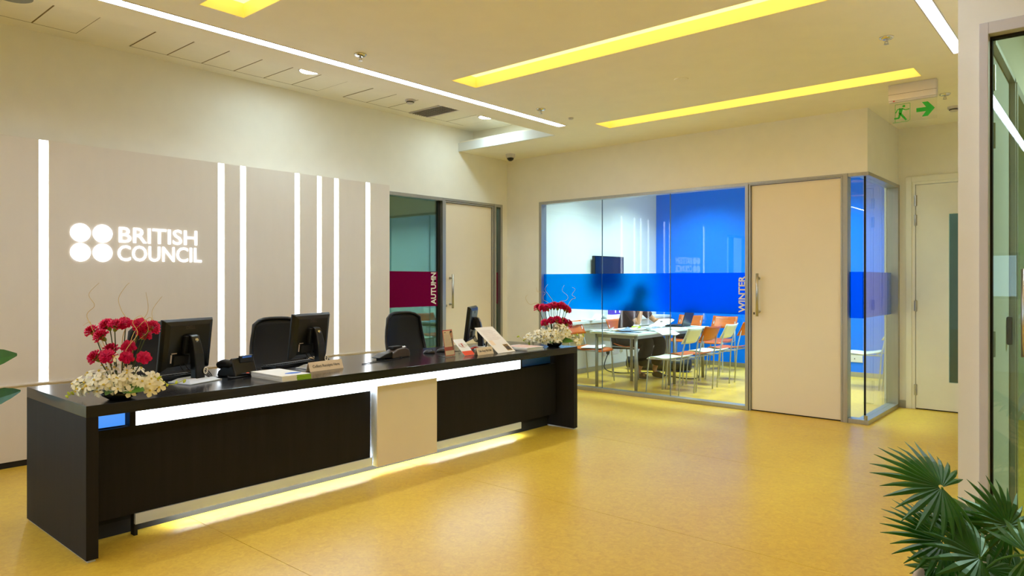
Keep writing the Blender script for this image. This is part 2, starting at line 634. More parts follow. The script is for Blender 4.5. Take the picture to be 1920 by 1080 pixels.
# left wall with a daylight window behind the camera and the Autumn room's glazed front
wl_holes = [(-4.6, 0.55, 0.0, 2.38), (5.0, 7.16, 0.0, 2.415)]
struct('wall_left', 'cream', holed('x', YB, YW, 0, 3.6, XL - 0.14, XL, wl_holes), 'cream wall behind the reception counter', 'wall')
struct('wall_far', 'cream', holed('y', XL - 0.14, XS, 0, 3.6, YW, YW + 0.12, [(-5.79, XS, 0.0, 2.42)]), 'cream wall holding the long blue-banded glass front', 'wall')
mb = MB().box(XS - 0.12, XS, YW + 0.12, YD, 2.42, 3.6)
struct('wall_side_header', 'cream', mb, 'wall strip above the corner side glass', 'wall')
struct('wall_door_side', 'cream', holed('y', XS - 0.12, -0.4, 0, 3.6, YD, YD + 0.12, [(-1.715, -0.80, 0.0, 2.46)]), 'wall with the white hinged door', 'wall')
struct('wall_right', 'cream', holed('y', XPIL, XE, 0, 3.6, YP, YP + 0.14, [(-0.418, 3.6, 0, 2.42)]), 'cream pier and header around the right glass front', 'wall')
struct('wall_right_return', 'cream', holed('x', YP + 0.14, YD + 0.12, 0, 3.6, XPIL, -0.40, [(3.60, 4.40, 0, 2.41), (4.50, 6.4, 0, 2.41)]), 'wall running away behind the right pier', 'wall')
struct('wall_back', 'cream', holed('y', XL - 0.14, XE + 0.1, 0, 3.6, YB - 0.12, YB, [(-1.9, -1.08, 1.1, 1.8)]), 'wall behind the camera', 'wall')
struct('wall_east', 'cream', MB().box(XE, XE + 0.1, YB, YP + 0.14, 0, 3.6), 'wall to the right of the camera', 'wall')
# meeting room behind the long glass
WX0, WY1 = -6.02, 10.8
struct('wall_meeting_left', 'white', MB().box(WX0 - 0.12, WX0, YW + 0.12, WY1 + 0.1, 0, 3.1), 'white left wall inside the meeting room', 'wall')
struct('wall_meeting_back', 'blue', MB().box(WX0, -1.0, WY1, WY1 + 0.12, 0, 3.1), 'bright blue back wall of the meeting room', 'wall')
struct('wall_meeting_right', 'white', MB().box(XS - 0.14, XS, YD + 0.0, WY1, 0, 3.1), 'right wall of the meeting room', 'wall')
struct('ceiling_meeting', 'white', MB().box(WX0 - 0.12, XS - 0.14, YW + 0.12, WY1 + 0.1, 3.0, 3.1), 'meeting room ceiling', 'ceiling')
tag(box('baseboard_meeting_left', 'alu', WX0, WX0 + 0.012, YW + 0.12, WY1, 0, 0.07), 'grey skirting along the white meeting room wall', 'skirting', kind='structure')
tag(box('baseboard_meeting_back', 'alu', WX0, XS - 0.14, WY1 - 0.012, WY1, 0, 0.07), 'grey skirting along the blue wall', 'skirting', kind='structure')
# Autumn room
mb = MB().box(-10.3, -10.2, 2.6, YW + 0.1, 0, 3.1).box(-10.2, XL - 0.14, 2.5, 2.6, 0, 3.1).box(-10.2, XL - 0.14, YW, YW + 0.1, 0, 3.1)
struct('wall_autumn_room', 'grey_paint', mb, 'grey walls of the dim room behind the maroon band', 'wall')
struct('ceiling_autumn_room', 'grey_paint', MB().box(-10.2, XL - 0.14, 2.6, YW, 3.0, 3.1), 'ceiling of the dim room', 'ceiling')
# room behind the right glass
mb = MB().box(3.6, 3.7, YP + 0.14, YD + 0.1, 0, 3.1).box(-0.4, 3.6, YD, YD + 0.1, 0, 3.1)
struct('wall_glass_office', 'green_paint', mb, 'pale walls inside the right glass office', 'wall')
struct('ceiling_glass_office', 'white', MB().box(-0.4, 3.6, YP + 0.14, YD, 2.95, 3.05), 'ceiling of the right glass office', 'ceiling')
tag(box('baseboard_door_side', 'alu', XS, -1.715, YD - 0.012, YD, 0, 0.08), 'short grey skirting beside the white door', 'skirting', kind='structure')


def pane_set(root, panes, axis, at, z0, z1, mat, th=0.012):
    for (a, b) in panes:
        if axis == 'y':
            box('pane', mat, a, b, at, at + th, z0, z1, root)
        else:
            box('pane', mat, at - th, at, a, b, z0, z1, root)


# --- long meeting room glazing (window_1)
W1 = thing('window_1', 'long meeting room glass front with a blue translucent band', 'window', (-5.79, YW, 0), kind='structure')
pane_set(W1, [(-5.75, -4.835), (-4.829, -3.899), (-3.893, -2.985)], 'y', YW + 0.045, 0.045, 2.385, 'glass')
mb = MB().box(-5.79, -5.75, YW - 0.012, YW + 0.10, 0, 2.42)
mb.box(-5.75, -2.985, YW - 0.012, YW + 0.10, 2.385, 2.42).box(-5.75, -2.985, YW - 0.012, YW + 0.10, 0, 0.045)
mb.build('frame', 'alu', W1, bevel=0.002)
mb = MB()
for x in (-4.832, -3.896):
    mb.box(x - 0.0028, x + 0.0028, YW + 0.044, YW + 0.058, 0.045, 2.385)
mb.build('silicone_joint', 'joint', W1)
for (a, b) in [(-5.75, -4.835), (-4.829, -3.899), (-3.893, -2.985)]:
    box('film_band', 'film_b', a, b, YW + 0.041, YW + 0.0435, 1.015, 1.465, W1)
put_text('lettering', 'WINTER', 'letter', W1, (-3.003, YW + 0.041, 1.035), (0, 0, 1), (-1, 0, 0), 0.395, 0.075, 0.001, 0.028, single=True)

# --- Winter door
D1 = thing('door_1', 'tall cream flush door with steel pull bar beside the blue band', 'door', (-2.985, YW, 0), kind='structure')
box('leaf', 'door', -2.925, -2.035, YW + 0.02, YW + 0.06, 0.012, 2.385, D1, bevel=0.002)
mb = MB().box(-2.985, -2.950, YW - 0.014, YW + 0.10, 0, 2.42).box(-2.946, -2.930, YW - 0.004, YW + 0.10, 0, 2.40)
mb.box(-2.030, -2.012, YW - 0.004, YW + 0.10, 0, 2.40).box(-2.008, -1.965, YW - 0.014, YW + 0.10, 0, 2.42)
mb.box(-2.950, -2.008, YW - 0.012, YW + 0.10, 2.40, 2.42).box(-2.930, -2.030, YW - 0.004, YW + 0.10, 2.388, 2.40)
mb.build('frame', 'alu', D1, bevel=0.0015)


def pull(parent, x, y, z0, z1, nx, ny):
    """Round pull bar standing off a leaf along (nx, ny)."""
    n = Vector((nx, ny, 0))
    p = Vector((x, y, 0)) + n * 0.055
    mb = MB().tube([(p.x, p.y, z0), (p.x, p.y, z1)], 0.014, 12)
    for z in (z0 + 0.05, z1 - 0.05):
        mb.tube([(x, y, z), (p.x, p.y, z)], 0.009, 10)
        q = Vector((x, y, 0)) + n * 0.006
        mb.tube([(x, y, z), (q.x, q.y, z)], 0.016, 12)
    return mb.build('handle', 'steel', parent, smooth=True)


box('door_gap_shade', 'gap', -2.93, -2.03, YW + 0.03, YW + 0.055, 0.0, 0.0115, D1)  # dark strip added to block light leaking under the leaf
pull(D1, -2.845, YW + 0.02, 1.005, 1.455, 0, -1)
box('keyhole', 'gap', -2.905, -2.893, YW + 0.016, YW + 0.021, 1.02, 1.045, D1)

# --- corner glass (window_4): narrow front pane and side pane
W4 = thing('window_2', 'corner glass of the meeting room right of the cream door', 'window', (XS, YW, 0), kind='structure')
box('pane', 'glass', -1.962, XS - 0.03, YW + 0.045, YW + 0.057, 0.045, 2.385, W4)
box('pane', 'glass', XS - 0.055, XS - 0.043, YW + 0.06, YD - 0.07, 0.045, 2.385, W4)
mb = MB()
for (z0, z1) in ((0, 0.045), (2.385, 2.419)):
    mb.prism([(-1.962, YW - 0.012), (XS + 0.012, YW - 0.012), (XS + 0.012, YD), (XS - 0.10, YD), (XS - 0.10, YW + 0.10), (-1.962, YW + 0.10)], z0, z1)
mb.box(XS - 0.10, XS + 0.012, YD - 0.07, YD, 0.045, 2.385)
mb.build('frame', 'alu', W4, bevel=0.0015)
box('silicone_joint', 'gap', XS - 0.043, XS - 0.028, YW + 0.043, YW + 0.062, 0.045, 2.385, W4)
box('film_band', 'film_b', -1.962, XS - 0.045, YW + 0.041, YW + 0.0435, 1.015, 1.465, W4)
box('film_band', 'film_b', XS - 0.0585, XS - 0.056, YW + 0.065, YD - 0.07, 1.015, 1.465, W4)
mb = MB().tube([(XS - 0.02, YW + 0.02, 0.045), (XS - 0.02, YW + 0.02, 0.085)], 0.016, 12)
mb.build('corner_bolt', 'steel', W4)

# --- Autumn glazing and door
W2 = thing('window_3', 'dark glass with maroon band left of the far cream door', 'window', (XL, 5.0, 0), kind='structure')
box('pane', 'glass_t', XL - 0.06, XL - 0.048, 5.0, 6.035, 0.045, 2.375, W2)
mb = MB().box(XL - 0.10, XL + 0.012, 5.0, 6.035, 2.375, 2.415).box(XL - 0.10, XL + 0.012, 5.0, 6.035, 0, 0.045)
mb.build('frame', 'alu', W2, bevel=0.0015)
box('silicone_joint', 'gap', XL - 0.09, XL - 0.03, 6.0, 6.035, 0.045, 2.375, W2)
box('film_band', 'film_r', XL - 0.047, XL - 0.0445, 5.0, 6.0, 1.062, 1.490, W2)
put_text('lettering', 'AUTUMN', 'letter', W2, (XL - 0.0445, 5.975, 1.085), (0, 0, 1), (0, -1, 0), 0.395, 0.085, 0.001, 0.028, single=True)
D2 = thing('door_2', 'cream flush door with pull bar right of the maroon band', 'door', (XL, 6.035, 0), kind='structure')
box('leaf', 'door', XL - 0.06, XL - 0.02, 6.105, 6.965, 0.012, 2.36, D2, bevel=0.002)
mb = MB().box(XL - 0.10, XL + 0.014, 6.035, 6.075, 0, 2.415).box(XL - 0.10, XL + 0.004, 6.08, 6.10, 0, 2.385)
mb.box(XL - 0.10, XL + 0.004, 6.97, 6.99, 0, 2.385).box(XL - 0.10, XL + 0.014, 6.995, 7.035, 0, 2.415)
mb.box(XL - 0.10, XL + 0.012, 6.075, 6.995, 2.385, 2.415).box(XL - 0.10, XL + 0.004, 6.10, 6.97, 2.365, 2.382)
mb.build('frame', 'alu', D2, bevel=0.0015)
pull(D2, XL - 0.02, 6.19, 1.03, 1.46, 1, 0)
box('keyhole', 'steel', XL - 0.021, XL - 0.016, 6.125, 6.14, 1.05, 1.075, D2)
W3 = thing('window_4', 'narrow dark sidelight with maroon band in the far corner', 'window', (XL, 7.035, 0), kind='structure')
box('pane', 'glass_t', XL - 0.06, XL - 0.048, 7.035, 7.12, 0.045, 2.375, W3)
mb = MB().box(XL - 0.10, XL + 0.014, 7.12, 7.16, 0, 2.415).box(XL - 0.10, XL + 0.012, 7.035, 7.12, 2.375, 2.415).box(XL - 0.10, XL + 0.012, 7.035, 7.12, 0, 0.045)
mb.build('frame', 'alu', W3, bevel=0.0015)
box('film_band', 'film_r', XL - 0.047, XL - 0.0445, 7.035, 7.12, 1.062, 1.490, W3)

# --- white hinged door on the right
D3 = thing('door_3', 'white hinged door with tall narrow vision panel and four hinges', 'door', (-1.715, YD, 0), kind='structure')
MB().box(-1.715, -1.66, YD - 0.02, YD + 0.10, 0, 2.50).box(-0.855, -0.80, YD - 0.02, YD + 0.10, 0, 2.50).box(-1.66, -0.855, YD - 0.02, YD + 0.10, 2.44, 2.50).build('casing', 'cream', D3, bevel=0.003)
MB().box(-1.66, -1.628, YD - 0.006, YD + 0.10, 0, 2.44).box(-0.887, -0.855, YD - 0.006, YD + 0.10, 0, 2.44).box(-1.628, -0.887, YD - 0.006, YD + 0.10, 2.41, 2.44).build('frame', 'cream', D3, bevel=0.002)
holed('y', -1.622, -0.892, 0.012, 2.404, YD + 0.0, YD + 0.045, [(-1.318, -1.17, 0.31, 2.08)]).build('leaf', 'cream', D3)
mb = holed('y', -1.335, -1.153, 0.293, 2.097, YD - 0.006, YD + 0.0, [(-1.318, -1.17, 0.31, 2.08)])
mb.build('bead', 'cream', D3)
box('vision_pane', 'glass_d', -1.318, -1.17, YD + 0.018, YD + 0.026, 0.31, 2.08, D3)
for z in (2.18, 1.97, 1.05, 0.15):
    mb = MB().tube([(-1.625, YD - 0.012, z), (-1.625, YD - 0.012, z + 0.115)], 0.010, 10)
    mb.box(-1.640, -1.610, YD - 0.007, YD - 0.002, z, z + 0.115)
    mb.build('hinge', 'steel', D3)
box('door_gap_shade', 'gap', -1.622, -0.892, YD + 0.01, YD + 0.04, 0.0, 0.0115, D3)  # added dark strip, keeps light from showing below the white door
box('corridor_end', 'grey_paint', -1.715, -0.80, YD + 0.6, YD + 0.65, 0, 2.6, D3)

# --- right glass front
W5 = thing('window_5', 'green tinted glass front with pull handle beside the near pier', 'window', (-0.418, YP, 0), kind='structure')
mb = MB().box(-0.418, -0.386, YP - 0.02, YP + 0.10, 0, 2.42).box(-0.386, 3.6, YP - 0.02, YP + 0.10, 2.372, 2.42).box(-0.386, 3.6, YP - 0.02, YP + 0.10, 0, 0.03)
mb.build('frame', 'frame_lav', W5, bevel=0.002)
box('gasket', 'gap', -0.386, -0.378, YP + 0.03, YP + 0.062, 0.03, 2.372, W5)
box('gasket', 'gap', -0.378, 3.6, YP + 0.03, YP + 0.062, 2.362, 2.372, W5)
box('pane', 'glass_g', -0.378, 0.62, YP + 0.04, YP + 0.052, 0.03, 2.362, W5)
box('pane', 'glass_g', 0.626, 1.9, YP + 0.04, YP + 0.052, 0.03, 2.362, W5)
box('pane', 'glass_g', 1.906, 3.6, YP + 0.04, YP + 0.052, 0.03, 2.362, W5)
pull(W5, -0.267, YP + 0.04, 1.08, 1.425, 0, -1)
MB().tube([(-0.267, YP + 0.107, 1.09), (-0.267, YP + 0.107, 1.42)], 0.013, 12).tube([(-0.267, YP + 0.052, 1.12), (-0.267, YP + 0.107, 1.12)], 0.009, 8).tube([(-0.267, YP + 0.052, 1.40), (-0.267, YP + 0.107, 1.40)], 0.009, 8).build('handle', 'steel', W5, smooth=True)
# door leaf and glazed frame inside that office, on the return wall
D4 = thing('door_4', 'pale hinged door seen through the right glass front', 'door', (-0.4, 3.6, 0), kind='structure')
box('leaf', 'white', -0.45, -0.41, 3.605, 4.36, 0.012, 2.385, D4)
MB().box(-0.47, -0.385, 4.365, 4.40, 0, 2.41).box(-0.47, -0.385, 3.60, 4.40, 2.388, 2.41).build('frame', 'alu', D4)
for z in (2.20, 1.95, 1.05, 0.2):
    MB().tube([(-0.40, 3.645, z), (-0.40, 3.645, z + 0.11)], 0.010, 10).build('hinge', 'steel', D4)
MB().box(-0.41, -0.385, 4.24, 4.29, 1.06, 1.20).build('lock', 'black', D4, bevel=0.006)
W6 = thing('window_6', 'framed glazing beyond the door inside the right office', 'window', (-0.4, 4.5, 0), kind='structure')
MB().box(-0.47, -0.385, 4.46, 4.52, 0, 2.41).box(-0.47, -0.385, 4.52, 6.4, 2.36, 2.41).box(-0.47, -0.385, 6.34, 6.4, 0, 2.36).box(-0.45, -0.40, 4.52, 6.34, 1.14, 1.17).box(-0.45, -0.40, 4.52, 6.34, 0.62, 0.66).build('frame', 'alu', W6)
box('pane', 'glass_g', -0.435, -0.425, 4.52, 6.34, 0.0, 2.36, W6)
box('lime_panel', 'lime', -0.47, -0.455, 4.52, 6.34, 0.66, 0.98, W6)
box('lime_panel', 'lime', -0.47, -0.455, 4.52, 6.34, 1.55, 1.62, W6)

# --- unseen daylight windows behind the camera
W7 = thing('window_7', 'tall daylight window left behind the camera', 'window', (XL, -1.6, 0), kind='structure')
mb = MB()
for y in (-4.6, -3.9, -3.2, -2.5, -1.6, -0.9, -0.2, 0.51):
    mb.box(XL - 0.1, XL, y, y + 0.04, 0, 2.38)
mb.box(XL - 0.1, XL, -4.6, 0.55, 0, 0.05).box(XL - 0.1, XL, -4.6, 0.55, 2.33, 2.38)
mb.build('frame', 'alu', W7)
for y, y2 in ((-4.56, -3.9), (-3.86, -3.2), (-3.16, -2.5), (-2.46, -1.6), (-1.56, -0.9), (-0.86, -0.2), (-0.16, 0.51)):
    box('pane', 'glass', XL - 0.06, XL - 0.05, y, y2, 0.05, 2.33, W7)
W8 = thing('window_8', 'low window in the wall behind the camera', 'window', (-1.9, YB, 0), kind='structure')
MB().box(-1.9, -1.86, YB - 0.1, YB, 1.1, 1.8).box(-1.12, -1.08, YB - 0.1, YB, 1.1, 1.8).box(-1.86, -1.12, YB - 0.1, YB, 1.76, 1.8).box(-1.86, -1.12, YB - 0.1, YB, 1.1, 1.14).build('frame', 'alu', W8)
box('pane', 'glass', -1.86, -1.12, YB - 0.06, YB - 0.05, 1.14, 1.76, W8)

# ------------------------------------------------------------------ ceiling lights and fittings
T = thing('line_light', 'long white line light set in the ceiling along the recess over the counter', 'ceiling light', (-4.475, 0.5, ZC))
box('diffuser', 'strip', -4.52, -4.43, -5.0, 6.005, ZC + 0.012, ZC + 0.03, T)
MB().box(-4.529, -4.52, -5.0, 6.01, ZC - 0.003, ZC + 0.04).box(-4.43, -4.421, -5.0, 6.01, ZC - 0.003, ZC + 0.04).box(-4.529, -4.421, 6.005, 6.014, ZC - 0.003, ZC + 0.04).build('trim', 'frame_lav', T)
T = thing('line_light', 'white line light in the ceiling running up to the near right pier', 'ceiling light', (-0.852, 0.5, ZC))
box('diffuser', 'strip', -0.888, -0.817, -5.0, 5.94, ZC + 0.012, ZC + 0.03, T)
MB().box(-0.897, -0.888, -5.0, 5.95, ZC - 0.003, ZC + 0.04).box(-0.817, -0.808, -5.0, 5.95, ZC - 0.003, ZC + 0.04).box(-0.897, -0.808, 5.94, 5.95, ZC - 0.003, ZC + 0.04).build('trim', 'frame_lav', T)
slot_labels = ['yellow light trough in the ceiling behind the camera', 'short visible yellow trough end at the top, next to the long line light',
               'long yellow light trough in the middle of the ceiling', 'yellow light trough nearest the meeting room wall, by the exit sign']
for (a, b), lb in zip(SLOTY, slot_labels):
    T = thing('light_trough', lb, 'ceiling light', ((SX0 + SX1) / 2, (a + b) / 2, ZC), 'yellow light troughs in the ceiling')
    MB().box(SX0, SX1, a, a + 0.006, ZC, ZC + 0.09).box(SX0, SX1, b - 0.006, b, ZC, ZC + 0.09).box(SX0, SX0 + 0.006, a, b, ZC, ZC + 0.09).box(SX1 - 0.006, SX1, a, b, ZC, ZC + 0.09).build('side', 'slotside', T)
    box('diffuser', 'slot', SX0, SX1, a, b, ZC + 0.09, ZC + 0.10, T)

for y, lb in ((3.66, 'round downlight in the recess above the middle of the counter'), (6.05, 'round downlight at the far end of the recess')):
    c = (-5.62, y, ZR)
    T = thing('downlight', lb, 'ceiling light', c, 'round downlights in the recess')
    MB().lathe([(0.085, 0.0), (0.100, 0.0), (0.100, -0.013), (0.088, -0.015), (0.085, 0.0)], c, 28, 0, False).build('trim', 'frame_lav', T, smooth=False)
    MB().lathe([(0.084, -0.001), (0.084, -0.013), (0.05, -0.016)], c, 24).build('lens', 'down', T)

# access panels in the recess ceiling
T = tag(bpy.data.objects.new('access_panels', None), 'rows of square access panels in the recess ceiling', 'ceiling panel', kind='structure')
COL.objects.link(T)
T.location = (-5.85, 3, ZR)
for (y0, n) in ((0.42, 5), (2.31, 6), (4.42, 6)):
    for i in range(n):
        if y0 == 4.42 and i == 3:
            continue
        yy = y0 + i * 0.30
        box('ceiling_panel', 'ceil', -6.16, -5.565, yy + 0.006, yy + 0.294, ZR - 0.0045, ZR - 0.0032, T)
    box('panel_shadow_gap', 'ceilgap', -6.172, -5.553, y0, y0 + n * 0.30, ZR - 0.003, ZR - 0.0005, T)
T = thing('air_vent', 'slatted air vent among the recess access panels', 'vent', (-5.86, 5.47, ZR))
MB().box(-6.16, -5.565, 5.322, 5.335, ZR - 0.014, ZR - 0.002).box(-6.16, -5.565, 5.60, 5.616, ZR - 0.014, ZR - 0.002).build('frame', 'frame_lav', T)
for i in range(8):
    y = 5.352 + i * 0.0335
    mb = MB().box(-6.16, -5.565, -0.014, 0.014, -0.0015, 0.0015)
    mb.xf(Matrix.Translation((0, y, ZR - 0.010)) @ Matrix.Rotation(0.5, 4, 'X'))
    mb.build('slat', 'frame_lav', T)
T = thing('ceiling_speaker', 'round grey ceiling grille at the top left edge of the recess', 'speaker', (-5.66, 1.38, ZR))
MB().lathe([(0.005, 0), (0.115, 0), (0.115, -0.016), (0.10, -0.022), (0.005, -0.022)], (-5.66, 1.38, ZR), 28).build('grille', 'grey_paint', T)


def sprinkler(x, y, z, label):
    T = thing('sprinkler', label, 'sprinkler', (x, y, z), 'fire sprinklers on the ceiling')
    c = (x, y, z)
    MB().lathe([(0.002, 0), (0.046, 0), (0.044, -0.008), (0.032, -0.016), (0.014, -0.018), (0.002, -0.018)], c, 22).build('escutcheon', 'chrome', T, smooth=True)
    mb = MB().tube([(x, y, z - 0.016), (x, y, z - 0.030)], 0.008, 8)
    for s in (-1, 1):
        mb.tube([(x + s * 0.006, y, z - 0.028), (x + s * 0.011, y, z - 0.036), (x + s * 0.005, y, z - 0.046)], 0.0025, 6)
    mb.build('body', 'steel', T)
    MB().lathe([(0.002, -0.045), (0.016, -0.046), (0.016, -0.048), (0.002, -0.049)], c, 14).build('deflector', 'steel', T)


sprinkler(-4.17, 3.14, ZC, 'chrome sprinkler beside the line light, left part of the ceiling')
sprinkler(-4.18, 5.27, ZC, 'chrome sprinkler near the far end of the line light')
sprinkler(-1.175, 5.25, ZC, 'chrome sprinkler between the troughs on the right of the ceiling')
sprinkler(-1.14, 7.18, ZC, 'chrome sprinkler just right of the exit sign')
c = (-2.69, 5.24, ZC)
tag(MB().lathe([(0.004, 0), (0.058, 0), (0.056, -0.008), (0.03, -0.012), (0.004, -0.012)], c, 28).build('blank_disc', 'ceil'), 'flat cream round cap between the two long yellow troughs', 'ceiling cap')
c = (-4.18, 5.76, ZC)
tag(MB().lathe([(0.004, 0), (0.026, 0), (0.024, -0.014), (0.012, -0.020), (0.004, -0.020)], c, 18).build('ceiling_sensor', 'frame_lav'), 'tiny white sensor near the end of the long line light', 'sensor')
for (c, lb) in (((-1.157, 7.76, ZC), 'white smoke detector right of the exit sign, against the pier edge'), ((-5.72, 4.96, ZR), 'white smoke detector between the recess access panels')):
    T = thing('smoke_detector', lb, 'smoke detector', c, 'smoke detectors')
    MB().lathe([(0.004, 0), (0.055, 0), (0.052, -0.022), (0.004, -0.022)], c, 24).build('base', 'frame_lav', T, smooth=False)
    MB().lathe([(0.034, -0.020), (0.040, -0.030), (0.032, -0.046), (0.004, -0.048)], c, 20).build('sensor_cap', 'frame_lav', T)
    MB().lathe([(0.0405, -0.027), (0.042, -0.031), (0.0405, -0.035)], c, 20).build('vent_ring', 'gap', T)
c = (-5.98, 6.90, ZC)
T = thing('dome_camera', 'white dome security camera with smoked lens in the far corner', 'camera', c)
MB().lathe([(0.004, 0), (0.062, 0), (0.062, -0.012), (0.056, -0.050), (0.004, -0.050)], c, 24).build('housing', 'frame_lav', T)
MB().ball((c[0], c[1], c[2] - 0.048), (0.046, 0.046, 0.044), 18, 10).build('dome', 'dome', T, smooth=True)

# exit sign
ex0, ex1, ey = -1.455, -1.10, 6.56
T = thing('exit_sign', 'hanging exit sign with green running figure and arrow pointing right', 'exit sign', ((ex0 + ex1) / 2, ey, ZC))
MB().box(ex0, ex1, ey, ey + 0.07, ZC - 0.135, ZC).build('housing', 'frame_lav', T, bevel=0.006)
box('seam', 'gap', ex0 + 0.001, ex1 - 0.001, ey - 0.0008, ey + 0.002, ZC - 0.086, ZC - 0.084, T)
box('rail', 'frame_lav', ex0 + 0.002, ex1 - 0.002, ey + 0.012, ey + 0.055, ZC - 0.146, ZC - 0.133, T)
box('status_lamp', 'red', ex0 + 0.035, ex0 + 0.047, ey + 0.008, ey + 0.014, ZC - 0.144, ZC - 0.134, T)
box('acrylic_plate', 'acry', ex0, ex1, ey + 0.03, ey + 0.037, ZC - 0.325, ZC - 0.140, T)
TM = frame_mat((ex0, ey + 0.0295, ZC - 0.325), (1, 0, 0), (0, 0, 1))


def strokes(lst, th=0.0006):
    mb = MB()
    for (x0, y0, x1, y1, wa, wb) in lst:
        d = Vector((x1 - x0, y1 - y0))
        n = Vector((-d.y, d.x)).normalized()
        mb.prism([(x0 + n.x * wa, y0 + n.y * wa), (x0 - n.x * wa, y0 - n.y * wa), (x1 - n.x * wb, y1 - n.y * wb), (x1 + n.x * wb, y1 + n.y * wb)], 0, th)
    return mb


arrow = [(0.205, 0.072), (0.205, 0.106), (0.275, 0.106), (0.245, 0.150), (0.288, 0.150), (0.338, 0.090), (0.288, 0.030), (0.245, 0.030), (0.275, 0.072)]
MB().prism(arrow, 0, 0.0008).xf(TM).build('arrow', 'green', T)
mb = strokes([(0.092, 0.120, 0.084, 0.080, 0.014, 0.012), (0.084, 0.084, 0.112, 0.044, 0.009, 0.008), (0.112, 0.046, 0.130, 0.020, 0.008, 0.007),
              (0.084, 0.082, 0.075, 0.042, 0.008, 0.007), (0.077, 0.042, 0.040, 0.042, 0.007, 0.006), (0.094, 0.122, 0.125, 0.106, 0.005, 0.004),
              (0.125, 0.106, 0.154, 0.110, 0.004, 0.004), (0.088, 0.122, 0.066, 0.116, 0.005, 0.004), (0.066, 0.118, 0.050, 0.088, 0.004, 0.004)])
mb.xf(TM).build('running_figure', 'green', T)
MB().prism([(0.112 + 0.011 * math.cos(i * PI / 8), 0.138 + 0.010 * math.sin(i * PI / 8)) for i in range(16)], 0, 0.0006).xf(TM).build('figure_head', 'green', T)
strokes([(0.048, 0.010, 0.048, 0.158, 0.0015, 0.0015), (0.048, 0.158, 0.158, 0.158, 0.0015, 0.0015), (0.158, 0.158, 0.158, 0.020, 0.0015, 0.0015), (0.158, 0.020, 0.140, 0.008, 0.0015, 0.0015), (0.140, 0.008, 0.030, 0.008, 0.0015, 0.0015)]).xf(TM).build('pictogram_border', 'green', T)

# ------------------------------------------------------------------ logo wall
XPN = -6.155
F = thing('feature_wall', 'beige laminate panel wall with seven lit vertical slots behind the counter', 'wall panelling', (XPN, 3, 0), kind='structure')
edges = [(1.665, 1.728), (3.058, 3.118), (3.270, 3.326), (3.840, 3.896), (4.097, 4.150), (4.303, 4.358), (4.708, 4.766)]
ys = [0.62] + [v for e in edges for v in e] + [5.035]
for i in range(0, len(ys), 2):
    box('wall_panel', 'panel', XPN - 0.03, XPN, ys[i], ys[i + 1], 0.612, 2.447, F, bevel=0.001)
for a, b in edges:
    box('light_slot', 'wallstrip', XPN - 0.03, XPN - 0.012, a, b, 0.612, 2.447, F)
MB().box(XL, XPN - 0.03, 0.62, 5.035, 0.06, 2.447).build('backing', 'panel', F)
box('base_panel', 'panel', XPN - 0.03, XPN, 0.62, 5.035, 0.045, 0.600, F, bevel=0.001)
box('ledge', 'panel', XPN - 0.03, XPN + 0.012, 0.62, 5.035, 0.600, 0.612, F)
box('baseboard_feature', M['gap'], XL, XPN - 0.006, 0.62, 5.035, 0.0, 0.045, F)

S = thing('illuminated_sign', 'glowing white BRITISH COUNCIL sign with four discs on the beige panel', 'sign', (XPN, 2.4, 1.68))
for (y, z) in ((1.944, 1.756), (2.103, 1.756), (1.944, 1.602), (2.103, 1.602)):
    mb = MB().lathe([(0.001, 0), (0.0715, 0), (0.0715, 0.006), (0.001, 0.006)], (0, 0, 0), 36)
    mb.xf(frame_mat((XPN, y, z), (0, 1, 0), (0, 0, 1)))
    mb.build('disc', 'sign', S)
put_text('letter', 'BRITISH', 'sign', S, (XPN, 2.225, 1.690), (0, 1, 0), (0, 0, 1), 0.640, 0.128, 0.006, 0.006, single=True)
put_text('letter', 'COUNCIL', 'sign', S, (XPN, 2.215, 1.540), (0, 1, 0), (0, 0, 1), 0.690, 0.128, 0.006, 0.006, single=True)

# ------------------------------------------------------------------ reception counter
DX0, DX1, DY0, DY1, DZ = -4.74, -3.79, 1.222, 5.325, 0.768
K = thing('reception_counter', 'long dark wenge reception counter with a glowing band and cream front panel', 'counter', (-4.25, 3.27, 0))
box('worktop', 'wenge_h', DX0, DX1, DY0, DY1, DZ - 0.058, DZ, K, bevel=0.0015)
box('end_panel', 'wenge', DX0, DX1, DY0, DY0 + 0.055, 0.012, DZ - 0.0585, K, bevel=0.0015)
box('end_panel', 'wenge', DX0, DX1, DY1 - 0.055, DY1, 0.012, DZ - 0.0585, K, bevel=0.0015)
box('foot_strip', 'silver', DX0 + 0.01, DX1 - 0.01, DY0 + 0.01, DY0 + 0.045, 0.0, 0.012, K)
box('foot_strip', 'silver', DX0 + 0.01, DX1 - 0.01, DY1 - 0.045, DY1 - 0.01, 0.0, 0.012, K)
XF = -4.00
box('front_panel', 'wenge', XF - 0.02, XF, DY0 + 0.056, 3.095, 0.125, 0.598, K, bevel=0.001)
box('front_panel', 'wenge', XF - 0.02, XF, 3.70, DY1 - 0.056, 0.125, 0.598, K, bevel=0.001)
box('light_box', 'deskbox', XF - 0.06, XF - 0.004, 1.532, 4.755, 0.598, 0.7085, K)
box('light_box_divider', 'wenge', XF - 0.06, XF - 0.002, 1.500, 1.531, 0.598, 0.709, K)
box('led_end_stop', 'gap', XF - 0.06, XF - 0.014, 1.527, 1.545, 0.0, 0.12, K)
box('light_box_divider', 'wenge', XF - 0.06, XF - 0.002, 4.756, 4.775, 0.598, 0.709, K)
box('niche_back', 'acrylic_glow', XF - 0.075, XF - 0.066, DY0 + 0.056, 1.50, 0.598, 0.709, K)  # glows by its material alone, no lamp sits behind it
box('niche_back', 'acrylic', XF - 0.075, XF - 0.066, 4.775, DY1 - 0.056, 0.598, 0.709, K)
